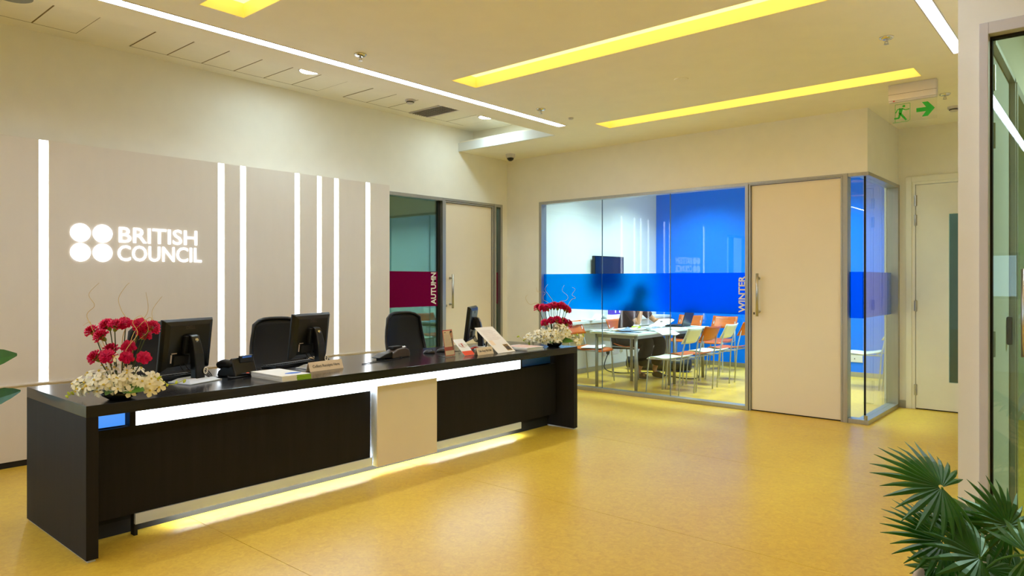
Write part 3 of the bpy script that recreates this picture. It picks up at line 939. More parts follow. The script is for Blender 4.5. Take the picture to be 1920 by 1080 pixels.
box('back_panel', 'wenge', XF - 0.10, XF - 0.078, DY0 + 0.056, DY1 - 0.056, 0.08, 0.709, K)
box('plinth', 'gap', XF - 0.12, XF - 0.10, DY0 + 0.056, DY1 - 0.056, 0.0, 0.12, K)
box('skirting_strip', 'silver', XF - 0.012, XF + 0.008, 1.525, 3.11, 0.066, 0.124, K, bevel=0.001)
box('skirting_strip', 'silver', XF - 0.012, XF + 0.008, 3.685, 4.755, 0.066, 0.124, K, bevel=0.001)
box('cream_panel', 'door', XF + 0.052, XF + 0.062, 3.112, 3.684, 0.064, 0.634, K, bevel=0.001)
box('cream_panel_carcass', 'silver', XF - 0.02, XF + 0.052, 3.115, 3.681, 0.066, 0.632, K)
box('led_tape', 'led', XF - 0.045, XF - 0.025, 1.75, 4.74, 0.082, 0.092, K)

# ------------------------------------------------------------------ things on the counter


def pz(x, y):
    return Vector((x, y, DZ))


def monitor(loc, a, label, tilt=0.12):
    """Screen faces -X in its own frame; a turns it about the vertical."""
    T = thing('monitor', label, 'monitor', (0, 0, 0), 'black computer monitors on the counter')
    # panel built upright around y, then tilted; back towards +X
    Wd, Hd = 0.195, 0.158
    P = Matrix.Translation((-0.075, 0, 0.225)) @ Matrix.Rotation(tilt, 4, 'Y')
    mb = MB()
    prof = [(0.0, 1.0), (0.014, 1.0), (0.030, 0.93), (0.040, 0.78)]
    vs, fs = [], []
    for (x, k) in prof:
        vs += [(x, -Wd * k, -Hd * k), (x, Wd * k, -Hd * k), (x, Wd * k, Hd * k), (x, -Wd * k, Hd * k)]
    for i in range(3):
        for j in range(4):
            fs.append((i * 4 + j, i * 4 + (j + 1) % 4, (i + 1) * 4 + (j + 1) % 4, (i + 1) * 4 + j))
    fs += [(3, 2, 1, 0), (12, 13, 14, 15)]
    mb.add(vs, fs).xf(P)
    mb.build('casing', 'black', T, bevel=0.004)
    MB().box(-0.002, 0.0, -Wd + 0.016, Wd - 0.016, -Hd + 0.02, Hd - 0.016).xf(P).build('screen', 'screen', T)
    MB().box(0.040, 0.062, -0.055, 0.055, -0.05, 0.06).xf(P).build('mount_plate', 'blackm', T, bevel=0.004)
    MB().box(0.040, 0.0408, -0.135, -0.125, -0.10, -0.05).box(0.040, 0.0408, -0.13, -0.09, -0.046, -0.041).xf(P).build('label_sticker', 'inkl', T)
    MB().box(0.04, 0.043, -0.11, 0.0, -0.115, -0.06).xf(P).build('port_bay', 'gap', T)
    put_text('logo', 'DELL', 'ink', T, (P @ Vector((0.0385, 0.0 - 0.035, 0.098))), (P.to_3x3() @ Vector((0, 1, 0))), (P.to_3x3() @ Vector((0, 0, 1))), 0.07, 0.022, 0.002, 0.02)
    # column: leans, capped at the top
    mb = MB()
    sec = [(0.055, 0.008), (0.052, 0.10), (0.045, 0.17), (0.030, 0.235), (0.012, 0.275), (-0.005, 0.285)]
    vs, fs = [], []
    for (x, z) in sec:
        d = 0.036 if z < 0.2 else 0.030
        vs += [(x - 0.045, -d, z), (x - 0.045, d, z), (x, d, z), (x, -d, z)]
    for i in range(len(sec) - 1):
        for j in range(4):
            fs.append((i * 4 + j, i * 4 + (j + 1) % 4, (i + 1) * 4 + (j + 1) % 4, (i + 1) * 4 + j))
    n = len(sec) * 4
    fs += [(3, 2, 1, 0), (n - 4, n - 3, n - 2, n - 1)]
    mb.add(vs, fs)
    col = mb.build('column', 'black', T, bevel=0.006)
    mb = MB().lathe([(0.001, 0), (0.012, 0), (0.010, 0.004), (0.001, 0.005)], (0, 0, 0), 14)
    mb.xf(frame_mat((0.024, 0, 0.253), (0, 1, 0), (-0.35, 0, 1)))
    mb.build('hinge_button', 'chrome', T)
    mb = MB().tube([(0.058 + 0.0 * t, 0.034 + 0.014 * math.cos(t), 0.065 + 0.018 * math.sin(t)) for t in [i * PI / 8 for i in range(17)]], 0.004, 6)
    mb.build('cable_ring', 'letter', T, smooth=True)
    MB().prism([(0.10, -0.125), (0.10, 0.125), (-0.10, 0.10), (-0.10, -0.10)], 0.0, 0.006).build('base_plate', 'silver', T, bevel=0.002)
    mb = MB()
    mb.add([(0.095, -0.12, 0.006), (0.095, 0.12, 0.006), (-0.09, 0.095, 0.006), (-0.09, -0.095, 0.006), (0.05, -0.085, 0.026), (0.05, 0.085, 0.026), (-0.05, 0.075, 0.026), (-0.05, -0.075, 0.026)],
           [(0, 1, 5, 4), (1, 2, 6, 5), (2, 3, 7, 6), (3, 0, 4, 7), (4, 5, 6, 7)])
    mb.build('base', 'silver', T, bevel=0.003)
    random.seed(int(loc[1] * 100))
    mb = MB()
    for i in range(4):
        y0 = -0.08 + 0.04 * i
        pts = [(-0.03, y0, 0.115), (-0.01, y0 + 0.02, 0.07), (0.03, 0.03 + 0.01 * i, 0.05 + 0.008 * i), (0.055, 0.05 + 0.012 * i, 0.03), (0.05, 0.09, 0.004 + 0.002 * i), (0.0, 0.15 + 0.02 * i, 0.004)]
        mb.tube(smooth_path(pts, 5), 0.003, 5)
    mb.build('cables', 'blackm', T, smooth=True)
    T.location = loc
    T.rotation_euler = (0, 0, a)
    return T


def smooth_path(pts, k=6):
    pts = [Vector(p) for p in pts]
    out = []
    for i in range(len(pts) - 1):
        p0, p1, p2, p3 = pts[max(i - 1, 0)], pts[i], pts[i + 1], pts[min(i + 2, len(pts) - 1)]
        for j in range(k):
            t = j / k
            out.append(0.5 * ((2 * p1) + (p2 - p0) * t + (2 * p0 - 5 * p1 + 4 * p2 - p3) * t * t + (3 * p1 - p0 - 3 * p2 + p3) * t ** 3))
    out.append(pts[-1])
    return out


monitor((-4.23, 1.95, DZ), math.radians(20), 'black monitor with silver base right behind the near flower bowl')
monitor((-4.26, 2.83, DZ), math.radians(17), 'black monitor behind the Collect Receipts Here sign')
monitor((-4.345, 4.56, DZ), math.radians(34), 'black monitor seen nearly edge-on at the far end of the counter')


def keyboard(loc, a, label):
    T = thing('keyboard', label, 'keyboard', (0, 0, 0), 'black keyboards on the counter')
    MB().add([(-0.07, -0.22, 0), (0.07, -0.22, 0), (0.07, 0.22, 0), (-0.07, 0.22, 0), (-0.07, -0.22, 0.010), (0.07, -0.22, 0.026), (0.07, 0.22, 0.026), (-0.07, 0.22, 0.010)],
             [(3, 2, 1, 0), (4, 5, 6, 7), (0, 1, 5, 4), (1, 2, 6, 5), (2, 3, 7, 6), (3, 0, 4, 7)]).build('body', 'black', T, bevel=0.003)
    mb = MB()
    for r in range(5):
        for cidx in range(20):
            x = -0.055 + r * 0.024
            z = 0.0135 + (x + 0.07) / 0.14 * 0.016
            y = -0.205 + cidx * 0.0215
            mb.box(x - 0.009, x + 0.009, y - 0.0085, y + 0.0085, z - 0.003, z + 0.004)
    mb.build('keys', 'blackm', T)['kind'] = 'stuff'
    T.location = loc
    T.rotation_euler = (0, 0, a)


keyboard((-4.46, 1.86, DZ), math.radians(10), 'black keyboard beneath the monitor by the near flowers')
keyboard((-4.50, 2.78, DZ), math.radians(15), 'black keyboard beneath the monitor in the middle of the counter')


def mouse(loc, a, label):
    T = thing('mouse', label, 'mouse', (0, 0, 0), 'computer mice on the counter')
    mb = MB().ball((0, 0, 0), (0.055, 0.030, 0.034), 16, 10)
    for v in mb.v:
        v.z = max(v.z, 0.0)
    mb.build('shell', 'black', T, smooth=True)
    mb = MB().tube([(0.030, -0.004, 0.0285), (0.030, 0.004, 0.0285)], 0.006, 10)
    mb.build('wheel', 'chrome', T)
    MB().tube(smooth_path([(0.052, 0, 0.010), (0.09, 0.01, 0.004), (0.13, -0.02, 0.003), (0.18, 0.0, 0.003)], 5), 0.002, 5).build('cable', 'blackm', T)
    T.location = loc
    T.rotation_euler = (0, 0, a)


mouse((-4.53, 2.46, DZ), 0.5, 'black mouse left of the middle keyboard')
mouse((-4.36, 3.99, DZ), 0.4, 'black mouse between the card terminal and the leaflet holder')
mouse((-4.37, 4.15, DZ), 1.2, 'small black mouse half hidden behind the upright leaflet holder')

# desk phone with tangled cables
T = thing('desk_phone', 'chunky black desk phone from behind, between the first two monitors', 'phone', (-4.30, 2.27, DZ))
c = wloc(T)
R = Matrix.Translation(c) @ Matrix.Rotation(math.radians(18), 4, 'Z') @ Matrix.Scale(1.15, 4)
MB().add([(-0.075, -0.085, 0), (0.065, -0.085, 0), (0.065, 0.085, 0), (-0.075, 0.085, 0), (-0.065, -0.085, 0.03), (0.03, -0.085, 0.105), (0.03, 0.085, 0.105), (-0.065, 0.085, 0.03)],
         [(3, 2, 1, 0), (4, 5, 6, 7), (0, 1, 5, 4), (1, 2, 6, 5), (2, 3, 7, 6), (3, 0, 4, 7)]).xf(R).build('body', 'black', T, bevel=0.008)
MB().box(0.028, 0.045, -0.03, 0.07, 0.07, 0.112).xf(R).build('display_hood', 'black', T, bevel=0.006)
MB().box(0.0452, 0.0462, -0.015, 0.055, 0.098, 0.108).xf(R).build('label_strip', 'bluep', T)
MB().tube(smooth_path([(-0.03, -0.105, 0.065), (0.0, -0.108, 0.078), (0.04, -0.105, 0.075)], 4), 0.022, 10).xf(R).build('handset', 'blackm', T, smooth=True)
mb = MB()
for i in range(4):
    o = 0.02 * i
    mb.tube(smooth_path([(0.05, -0.03 + o, 0.012), (0.085, 0.0 - o, 0.006 + 0.004 * i), (0.10, 0.06, 0.010), (0.07, 0.10 + o, 0.006), (0.09, -0.06 - o, 0.004), (0.06, -0.14, 0.006 + 0.003 * i)], 6), 0.0035, 5)
mb.xf(R).build('cables', 'blackm', T, smooth=True)
tag(MB().ball((-4.215, 2.29, DZ + 0.012), (0.016, 0.012, 0.012), 10, 6).build('cable_plug', 'redor', None, smooth=True), 'small red-orange plug lying among the phone cables', 'plug')

# booklet stack
T = thing('booklet_stack', 'stack of white booklets with lime green spines at the counter edge', 'booklets', (-3.98, 2.37, DZ))
for i in range(6):
    s = 0.002 * random.uniform(-1, 1)
    z = DZ + i * 0.0056
    mb = MB().box(-4.165 + s, -3.80 + s, 2.285 + s, 2.485 + s, z, z + 0.0052)
    mb.build('booklet', 'paper', T)
    box('spine', 'lime', -3.80 + s, -3.7993 + s, 2.385 + s, 2.485 + s, z, z + 0.0052, T)
z = DZ + 6 * 0.0056
MB().prism([(-3.90 + 0.03 * math.cos(i * PI / 10), 2.42 + 0.055 * math.sin(i * PI / 10)) for i in range(20)], z - 0.0003, z + 0.0004).build('blue_emblem', 'bluep', T)


def tent_sign(name, label, loc, a, wdt, h, body, lean=0.35):
    T = thing(name, label, 'sign', (0, 0, 0))
    d = h * math.tan(lean)
    mb = MB()
    mb.sheet(lambda u, v: (d * (1 - v), -wdt / 2 + u * wdt, h * v), 1, 1, 0.002)
    mb.sheet(lambda u, v: (-d * (1 - v), wdt / 2 - u * wdt, h * v), 1, 1, 0.002)
    mb.build('card', 'card', T)
    yd = Vector((-d, 0, h)).normalized()
    k = 0.28
    put_text('lettering', body, 'ink', T, Vector((d * (1 - k) + 0.0012, -wdt * 0.40, h * k + 0.0006)), (0, 1, 0), yd, wdt * 0.80, h * 0.42, 0.0008, 0.006)
    T.location = loc
    T.rotation_euler = (0, 0, a)


tent_sign('tent_sign', 'peach tent card reading Collect Receipts Here', (-4.105, 2.795, DZ), math.radians(5), 0.285, 0.062, 'Collect Receipts Here')
tent_sign('tent_sign', 'peach tent card reading Take Away-Pick One at the far end', (-3.965, 4.24, DZ), math.radians(2), 0.20, 0.060, 'Take Away-Pick One')

tag(MB().box(-4.40, -4.36, 2.93, 3.03, DZ, DZ + 0.028).build('stapler', 'black', None, bevel=0.006), 'small black stapler right of the middle monitor', 'stapler')
T = thing('spectacles_case', 'pair of small black clip gadgets beside the stapler', 'gadget', (-4.37, 2.90, DZ))
MB().box(-4.40, -4.36, 2.855, 2.915, DZ, DZ + 0.018).build('case', 'black', T, bevel=0.005)

# card terminal
T = thing('card_terminal', 'taupe card payment terminal with black tapered tongue on the counter', 'card terminal', (-4.33, 3.55, DZ))
R = Matrix.Translation((-4.33, 3.58, DZ)) @ Matrix.Rotation(math.radians(8), 4, 'Z')
poly = [(-0.06, 0.0), (0.145, 0.0), (0.15, 0.03), (0.135, 0.062), (0.09, 0.078), (0.0, 0.070), (-0.06, 0.045)]
mb = MB().prism(poly, -0.05, 0.05).xf(R @ frame_mat((0, 0, 0), (0, 1, 0), (0, 0, 1)))
mb.build('body', 'taupe', T, bevel=0.010)
mb = MB().prism([(-0.205, 0.018), (-0.19, 0.012), (-0.055, 0.008), (-0.055, 0.055), (-0.12, 0.045)], -0.045, 0.045).xf(R @ frame_mat((0, 0, 0), (0, 1, 0), (0, 0, 1)))
mb.build('tongue', 'black', T, bevel=0.006)
MB().box(-0.03, 0.03, -0.03, 0.075, 0.068, 0.092).xf(R).build('paper_cover', 'blackm', T, bevel=0.006)
MB().ball((0.0, 0.11, 0.078), (0.03, 0.03, 0.010), 12, 6).xf(R).build('roller_knob', 'chrome', T, smooth=True)
MB().tube(smooth_path([(0.05, 0.02, 0.006), (0.08, 0.01, 0.004), (0.10, -0.12, 0.004), (0.105, -0.30, 0.004), (0.115, -0.46, 0.004)], 6), 0.003, 5).xf(R).build('cable', 'blackm', T, smooth=True)
MB().box(-0.03, 0.03, -0.16, -0.13, 0.0, 0.010).xf(R).build('foot', 'blackm', T)

# acrylic leaflet holder
T = thing('leaflet_holder', 'upright clear holder with red bordered peach leaflet on the counter', 'leaflet holder', (-4.05, 3.93, DZ))
H0 = Matrix.Translation((-4.045, 3.93, DZ)) @ Matrix.Rotation(math.radians(8), 4, 'Z') @ Matrix.Rotation(-0.16, 4, 'Y')
MB().box(-0.003, 0.0, -0.066, 0.066, 0.0, 0.222).box(0.0025, 0.0055, -0.066, 0.066, 0.0, 0.19).build('sleeve', 'acry', None)
o = bpy.data.objects['sleeve']
o.data.transform(Matrix.Translation(-wloc(T)) @ H0)
o.parent = T
MB().box(-0.075, 0.0, -0.066, 0.066, 0.0, 0.003).xf(Matrix.Translation((-4.045, 3.93, DZ)) @ Matrix.Rotation(math.radians(8), 4, 'Z')).build('foot', 'acry', T)


def printed(parent, H, items, x=0.0012):
    """Flat print on a card in the local y-z plane of H, facing +X."""
    for k, (nm, mat, y0, y1, z0, z1, lift) in enumerate(items):
        MB().box(x, x + 0.0003 + lift * 0.0003, y0, y1, z0, z1).xf(H).build(nm, mat, parent)


MB().box(0.0005, 0.0015, -0.062, 0.062, 0.006, 0.216).xf(H0).build('leaflet', 'red', T)
it = [('leaflet_panel', 'card', -0.056, 0.056, 0.014, 0.209, 1), ('red_band', 'red', -0.056, 0.045, 0.050, 0.080, 2)]
for i in range(9):
    it.append(('text_line', 'inkl', -0.048, 0.012 + 0.012 * ((i * 7) % 3), 0.093 + i * 0.010, 0.0965 + i * 0.010, 2))
it.append(('text_line', 'ink', -0.048, -0.022, 0.194, 0.199, 2))
printed(T, H0, it, 0.0014)
mb = MB()
mb.prism([(0.028, 0.175), (0.036, 0.150), (0.046, 0.145), (0.052, 0.160), (0.052, 0.192), (0.042, 0.203), (0.031, 0.195)], 0.0025, 0.0030)
mb.xf(H0 @ frame_mat((0, 0, 0), (0, 1, 0), (0, 0, 1)))
mb.build('portrait_face', 'skinprint', T)
mb = MB().prism([(0.026, 0.18), (0.033, 0.186), (0.040, 0.196), (0.053, 0.192), (0.054, 0.205), (0.040, 0.208), (0.029, 0.202)], 0.0031, 0.0035)
mb.prism([(0.036, 0.145), (0.052, 0.152), (0.055, 0.05), (0.045, 0.05)], 0.0020, 0.0024)
mb.xf(H0 @ frame_mat((0, 0, 0), (0, 1, 0), (0, 0, 1)))
mb.build('portrait_dark', 'ink', T)

# leaning brochure with red bottom
T = thing('brochure', 'white brochure with red lower edge leaning on a stand', 'brochure', (-4.05, 4.10, DZ))
H1 = Matrix.Translation((-3.995, 4.105, DZ + 0.002)) @ Matrix.Rotation(math.radians(2), 4, 'Z') @ Matrix.Rotation(-0.85, 4, 'Y')
MB().box(-0.0015, 0.0005, -0.062, 0.062, 0.0, 0.185).xf(H1).build('card', 'paper', T)
MB().box(-0.06, -0.058, -0.055, 0.055, 0.0, 0.09).xf(Matrix.Translation((-4.01, 4.105, DZ))).build('stand', 'acry', T)
printed(T, H1, [('red_edge', 'redor', -0.062, 0.062, 0.0, 0.048, 0)], 0.0006)
mb = MB()
for k in range(3):
    r1 = 0.030 + 0.007 * k
    mb.tube([(0.001, r1 * math.cos(t), 0.115 + 0.6 * r1 * math.sin(t)) for t in [i * PI / 9 + k for i in range(13)]], 0.0012, 4)
mb.xf(H1).build('swirl_print', 'pinkp', T)
MB().box(0.0006, 0.0012, -0.008, 0.006, 0.10, 0.135).xf(H1).build('emblem_print', 'red', T)

# leaning printed plaque
T = thing('plaque', 'large cream printed board leaning back with golden photo at its corner', 'board', (-4.0, 4.48, DZ))
H2 = Matrix.Translation((-3.915, 4.475, DZ + 0.002)) @ Matrix.Rotation(math.radians(2), 4, 'Z') @ Matrix.Rotation(-0.92, 4, 'Y')
MB().box(-0.004, 0.0, -0.118, 0.118, 0.0, 0.335).xf(H2).build('board', 'letter', T, bevel=0.0015)
MB().tube([(-4.17, 4.475, DZ + 0.001), (-4.13, 4.475, DZ + 0.15)], 0.006, 8).build('easel_leg', 'blackm', T)
it = [('photo_print', 'gold', 0.03, 0.095, 0.02, 0.10, 0), ('yellow_wash', 'card', -0.10, -0.05, 0.10, 0.16, 0)]
for i in range(10):
    it.append(('text_line', 'inkl', -0.09, 0.05 + 0.02 * ((i * 5) % 3), 0.165 + i * 0.014, 0.169 + i * 0.014, 0))
printed(T, H2, it, 0.0003)
mb = MB()
for k in range(3):
    mb.ball((0.001, 0.045 + 0.018 * k, 0.082 + 0.006 * (k % 2)), (0.0012, 0.007, 0.009), 8, 5)
    mb.box(0.0004, 0.0012, 0.037 + 0.018 * k, 0.053 + 0.018 * k, 0.03, 0.073)
mb.xf(H2).build('people_print', 'ink', T)

# magazines
T = thing('magazine_stack', 'stack of pale magazines between the board and the far flower bowl', 'magazines', (-4.0, 4.75, DZ))
for i in range(7):
    s = random.uniform(-0.006, 0.006)
    MB().box(-4.13 + s, -3.85 + s, 4.66, 4.885, 0, 0.0038).xf(Matrix.Translation((0, s, DZ + i * 0.0041))).build('magazine', 'paper', T)
MB().box(-4.10, -3.86, 4.67, 4.88, 0, 0.0006).xf(Matrix.Translation((0, 0, DZ + 7 * 0.0041))).build('cover_print', 'pinkp', T)
T = thing('stand_clutter', 'crumpled papers and red cable under the edge-on monitor', 'papers', (-4.22, 4.32, DZ))
MB().sheet(lambda u, v: (-4.30 + 0.12 * u, 4.26 + 0.16 * v, DZ + 0.012 + 0.012 * math.sin(7 * u + 3 * v)), 6, 6, 0.001).build('crumpled_sheet', 'paper', T)
MB().tube(smooth_path([(-4.20, 4.32, DZ + 0.02), (-4.18, 4.36, DZ + 0.035), (-4.19, 4.42, DZ + 0.02)], 5), 0.008, 6).build('red_cable', 'red', T)
#@@FLOWERS

# ------------------------------------------------------------------ flower bowls


def carnation_mesh():
    mb = MB()
    rnd = random.Random(3)
    for layer, (r, z, cup) in enumerate(((0.038, -0.004, 0.004), (0.035, 0.006, 0.008), (0.029, 0.014, 0.010), (0.021, 0.020, 0.010), (0.012, 0.025, 0.008))):
        n = 44 - layer * 6
        ph = rnd.uniform(0, 6)
        vs = [(0, 0, z - 0.012)]
        for t in (0.55, 0.85, 1.0):
            for j in range(n):
                a = 2 * PI * j / n
                lob = 1 + 0.10 * math.sin(5 * a + ph) * t
                rr = r * t * (lob + (rnd.uniform(-0.05, 0.05) if t == 1.0 else 0))
                zz = z - 0.004 + cup * t + 0.0045 * t * math.sin(9 * a + ph) + (0.0022 * (-1) ** j if t == 1.0 else 0)
                vs.append((rr * math.cos(a), rr * math.sin(a), zz))
        fs = []
        for j in range(n):
            j2 = (j + 1) % n
            fs.append((0, 1 + j, 1 + j2))
            for q in range(2):
                fs.append((1 + q * n + j, 1 + (q + 1) * n + j, 1 + (q + 1) * n + j2, 1 + q * n + j2))
        mb.add(vs, fs)
    return mb.mesh('carnation', 'magenta', True)


def orchid_mesh():
    mb = MB()
    for k in range(5):
        a = 2 * PI * k / 5 + PI / 2
        L = 0.030 if k % 2 == 0 else 0.027
        wd = 0.011 if k in (1, 4) else 0.008
        d = Vector((math.cos(a), math.sin(a), 0))
        n = Vector((-d.y, d.x, 0))
        vs = [(0, 0, 0)]
        for t, ww in ((0.35, 0.7), (0.7, 1.0), (1.0, 0.25)):
            p = d * L * t + Vector((0, 0, 0.007 * t - 0.014 * t * t))
            vs += [p + n * wd * ww, p + Vector((0, 0, -0.002)), p - n * wd * ww]
        fs = [(0, 2, 1), (0, 3, 2)]
        for i in (0, 1):
            b = 1 + 3 * i
            fs += [(b, b + 1, b + 4, b + 3), (b + 1, b + 2, b + 5, b + 4)]
        mb.add(vs, fs)
    mb.ball((0, -0.004, 0.006), (0.0045, 0.006, 0.005), 7, 4, 1)
    return mb.mesh('orchid', ['orchid', 'orchidy'], True)


CALYX = MB().lathe([(0.004, -0.034), (0.010, -0.026), (0.012, -0.012), (0.016, -0.003), (0.010, 0.0)], (0, 0, 0), 10).mesh('calyx', 'calyx', True)
CARN, ORCH = carnation_mesh(), orchid_mesh()
BUD = MB().ball((0, 0, 0), (0.0065, 0.0065, 0.012), 8, 6).mesh('bud', 'bud', True)


def put(name, me, parent, loc, zdir, roll=0.0, scale=1.0):
    """A shared mesh placed as a part with its own +Z along zdir (world)."""
    o = bpy.data.objects.new(name, me)
    COL.objects.link(o)
    o.parent = parent
    q = Vector(zdir).normalized().to_track_quat('Z', 'Y') @ Matrix.Rotation(roll, 3, 'Z').to_quaternion()
    o.rotation_mode = 'QUATERNION'
    o.rotation_quaternion = q
    o.location = Vector(loc) - wloc(parent)
    o.scale = (scale,) * 3
    return o


def leaf_blade(mb, base, d, n, L, Wd, droop=0.2, k=7, notch=0.0):
    d, n = Vector(d).normalized(), Vector(n)
    n = (n - d * n.dot(d)).normalized()
    s = d.cross(n)
    vs, fs = [], []
    for i in range(k + 1):
        t = i / k
        p = Vector(base) + d * L * t - n * droop * L * t * t
        ww = Wd * (math.sin(PI * min(1, t * 0.92 + 0.06)) ** 0.8) * (1 + notch * (-1) ** i)
        vs += [p + s * ww + n * 0.10 * ww, p - n * 0.12 * ww, p - s * ww + n * 0.10 * ww]
    for i in range(k):
        b = 3 * i
        fs += [(b, b + 1, b + 4, b + 3), (b + 1, b + 2, b + 5, b + 4)]
    mb.add(vs, fs)


def arrangement(label, base, carns, seed, head, rb, twigs, tail, wide=1.0):
    rnd = random.Random(seed)
    B = Vector(base)
    T = thing('flower_arrangement', label, 'flowers', base, 'flower bowls on the counter')
    MB().lathe([(0.045, 0), (0.055, 0.004), (rb * 0.95, 0.022), (rb, 0.034), (rb * 0.97, 0.044), (rb * 0.93, 0.044), (rb * 0.85, 0.030), (0.02, 0.024)], base, 28).build('bowl', 'bowl', T, smooth=True)
    MB().ball(B + Vector((0, 0, 0.045)), (rb * 0.85, rb * 0.85, 0.035), 14, 8).build('moss', 'stem', T, smooth=True)
    P = lambda dx, dz, dd: B + CR * dx + UP * dz + CF * dd
    for i, (dx, dz) in enumerate(carns):
        dd = rnd.uniform(-0.05, 0.06) if dz > 0.3 else rnd.uniform(-0.07, 0.04)
        p = P(dx, dz, dd)
        foot = P(dx * 0.22, 0.06, dd * 0.4)
        v = (p - foot).normalized()
        tilt = (v * 0.9 + CF * rnd.uniform(-0.65, -0.05) + CR * rnd.uniform(-0.3, 0.3) + CR * dx * 2.2).normalized()
        c = put('carnation', CARN, T, p, tilt, rnd.uniform(0, 6), head * rnd.uniform(0.9, 1.1))
        # calyx and stem are sub-parts of the flower
        o = bpy.data.objects.new('calyx', CALYX)
        COL.objects.link(o)
        o.parent = c
        inv = (Matrix.Translation(p) @ c.rotation_quaternion.to_matrix().to_4x4() @ Matrix.Scale(c.scale[0], 4)).inverted()
        e = p - tilt * 0.03 * head
        mid = (e + foot) / 2 + tilt * -0.01
        mb = MB().tube([foot, mid, e], 0.0028 * head, 5).xf(inv)
        o2 = bpy.data.objects.new('stem', mb.mesh('stem', 'stem'))
        COL.objects.link(o2)
        o2.parent = c
    # orchids: mounds left and right, a few low at the front
    for i in range(64):
        side = -1 if i % 2 else 1
        t = rnd.random()
        dx = side * (0.005 + 0.215 * t) * wide
        dz = 0.035 + rnd.random() * (0.155 * (1 - t) + 0.055)
        dd = rnd.uniform(-0.105, 0.05) * (1.0 - 0.45 * t)
        p = P(dx, max(0.045, dz), dd)
        nrm = (p - P(0, 0.02, 0.03)).normalized() + CF * -0.7 + Vector((rnd.uniform(-.4, .4), rnd.uniform(-.4, .4), rnd.uniform(-.2, .4)))
        put('orchid', ORCH, T, p, nrm, rnd.uniform(0, 6), head * rnd.uniform(0.95, 1.25))
        if i % 3 == 0:
            f = P(0, 0.05, 0)
            MB().tube([f, (f + p) / 2 + UP * 0.03, p], 0.002, 4).build('spray_stem', 'stem', T)
    for i in range(16):
        p = P(rnd.uniform(-0.09, 0.09) * wide, rnd.uniform(0.05, 0.15), rnd.uniform(-0.115, -0.06))
        put('orchid', ORCH, T, p, Vector((rnd.uniform(-.5, .5), rnd.uniform(-.5, .5), rnd.uniform(0, .6))) - CF, rnd.uniform(0, 6), head * rnd.uniform(0.95, 1.2))
    for side, pts in ((1, [(0.10, 0.09), (0.20, 0.11), (0.27, 0.075), (tail[0], tail[1])]), (-1, [(-0.10, 0.08), (-0.19, 0.075), (-0.24, 0.03), (tail[2], tail[3])])):
        path = smooth_path([P(a, b, -0.02) for a, b in pts], 5)
        MB().tube(path, 0.0018, 5).build('spray_stem', 'bud', T)
        for k in (6, 9, 12, 15):
            put('bud', BUD, T, path[k] + UP * 0.006 * (-1) ** k, (rnd.uniform(-1, 1), rnd.uniform(-1, 1), 0.6 * (-1) ** k), 0, head)
    for i in range(7):
        a = i * 0.9 + rnd.uniform(-0.2, 0.2)
        d = Vector((math.cos(a), math.sin(a), 0.15))
        mb = MB()
        leaf_blade(mb, B + Vector((0, 0, 0.05)) + d * 0.03, d, (0, 0, 1), 0.12, 0.026, 0.25)
        mb.build('leaf', 'leaf', T, smooth=True)
    mb = MB()
    leaf_blade(mb, P(0.03, 0.06, -0.05), CR * 0.9 + UP * 0.05 - CF * 0.3, UP * 0.8 - CF * 0.5, 0.15, 0.038, 0.1)
    mb.build('leaf', 'leafl', T, smooth=True)
    for tw in twigs:
        path = smooth_path([P(a, b, d) for a, b, d in tw], 6)
        n = len(path)
        MB().tube(path, [0.0022 * (1 - 0.6 * i / n) for i in range(n)], 5).build('twig', 'twig', T, smooth=True)
    return T


S1 = 364.0
c1 = [(170, 622), (195, 611), (195, 630), (225, 610), (238, 606), (265, 610), (267, 628), (288, 614), (183, 670), (211, 656), (215, 667), (244, 650), (247, 669), (276, 670)]
tw1 = [[(-0.02, 0.06, 0), (-0.10, 0.28, 0.03), (-0.20, 0.42, 0.05), (-0.16, 0.48, 0.05), (-0.19, 0.54, 0.05), (-0.13, 0.60, 0.04)],
       [(0.01, 0.06, 0), (0.03, 0.30, -0.03), (0.06, 0.40, -0.04), (0.02, 0.46, -0.02), (0.0, 0.52, -0.01), (0.03, 0.58, 0.0), (0.05, 0.60, 0)],
       [(0.03, 0.06, 0), (0.06, 0.24, -0.06), (0.13, 0.34, -0.07), (0.10, 0.40, -0.06), (0.14, 0.43, -0.05), (0.18, 0.36, -0.06), (0.13, 0.31, -0.06)],
       [(0.0, 0.06, 0), (-0.04, 0.22, -0.05), (-0.11, 0.36, -0.05), (-0.13, 0.40, -0.04), (-0.17, 0.38, -0.03)],
       [(0.02, 0.06, 0.02), (0.07, 0.35, 0.04), (0.12, 0.45, 0.05), (0.11, 0.55, 0.05)],
       [(0.02, 0.06, 0.02), (0.09, 0.32, -0.05), (0.17, 0.42, -0.04), (0.19, 0.41, -0.04), (0.17, 0.46, 0.0), (0.21, 0.53, 0.02)]]
arrangement('near bowl of red carnations and cream orchids at the left end of the counter', (-3.905, 1.415, DZ), [((x - 222) / S1, (749 - y) / S1) for x, y in c1], 11, 1.0, 0.087, tw1, (0.345, 0.10, -0.26, 0.02))
S2 = 202.0
c2 = [(1013, 580), (1021, 579), (1029, 580), (1037, 577), (1044, 576), (1050, 577), (1057, 576), (1064, 580), (1069, 584), (1025, 607), (1037, 603), (1048, 601), (1053, 609), (1061, 606), (1070, 609)]
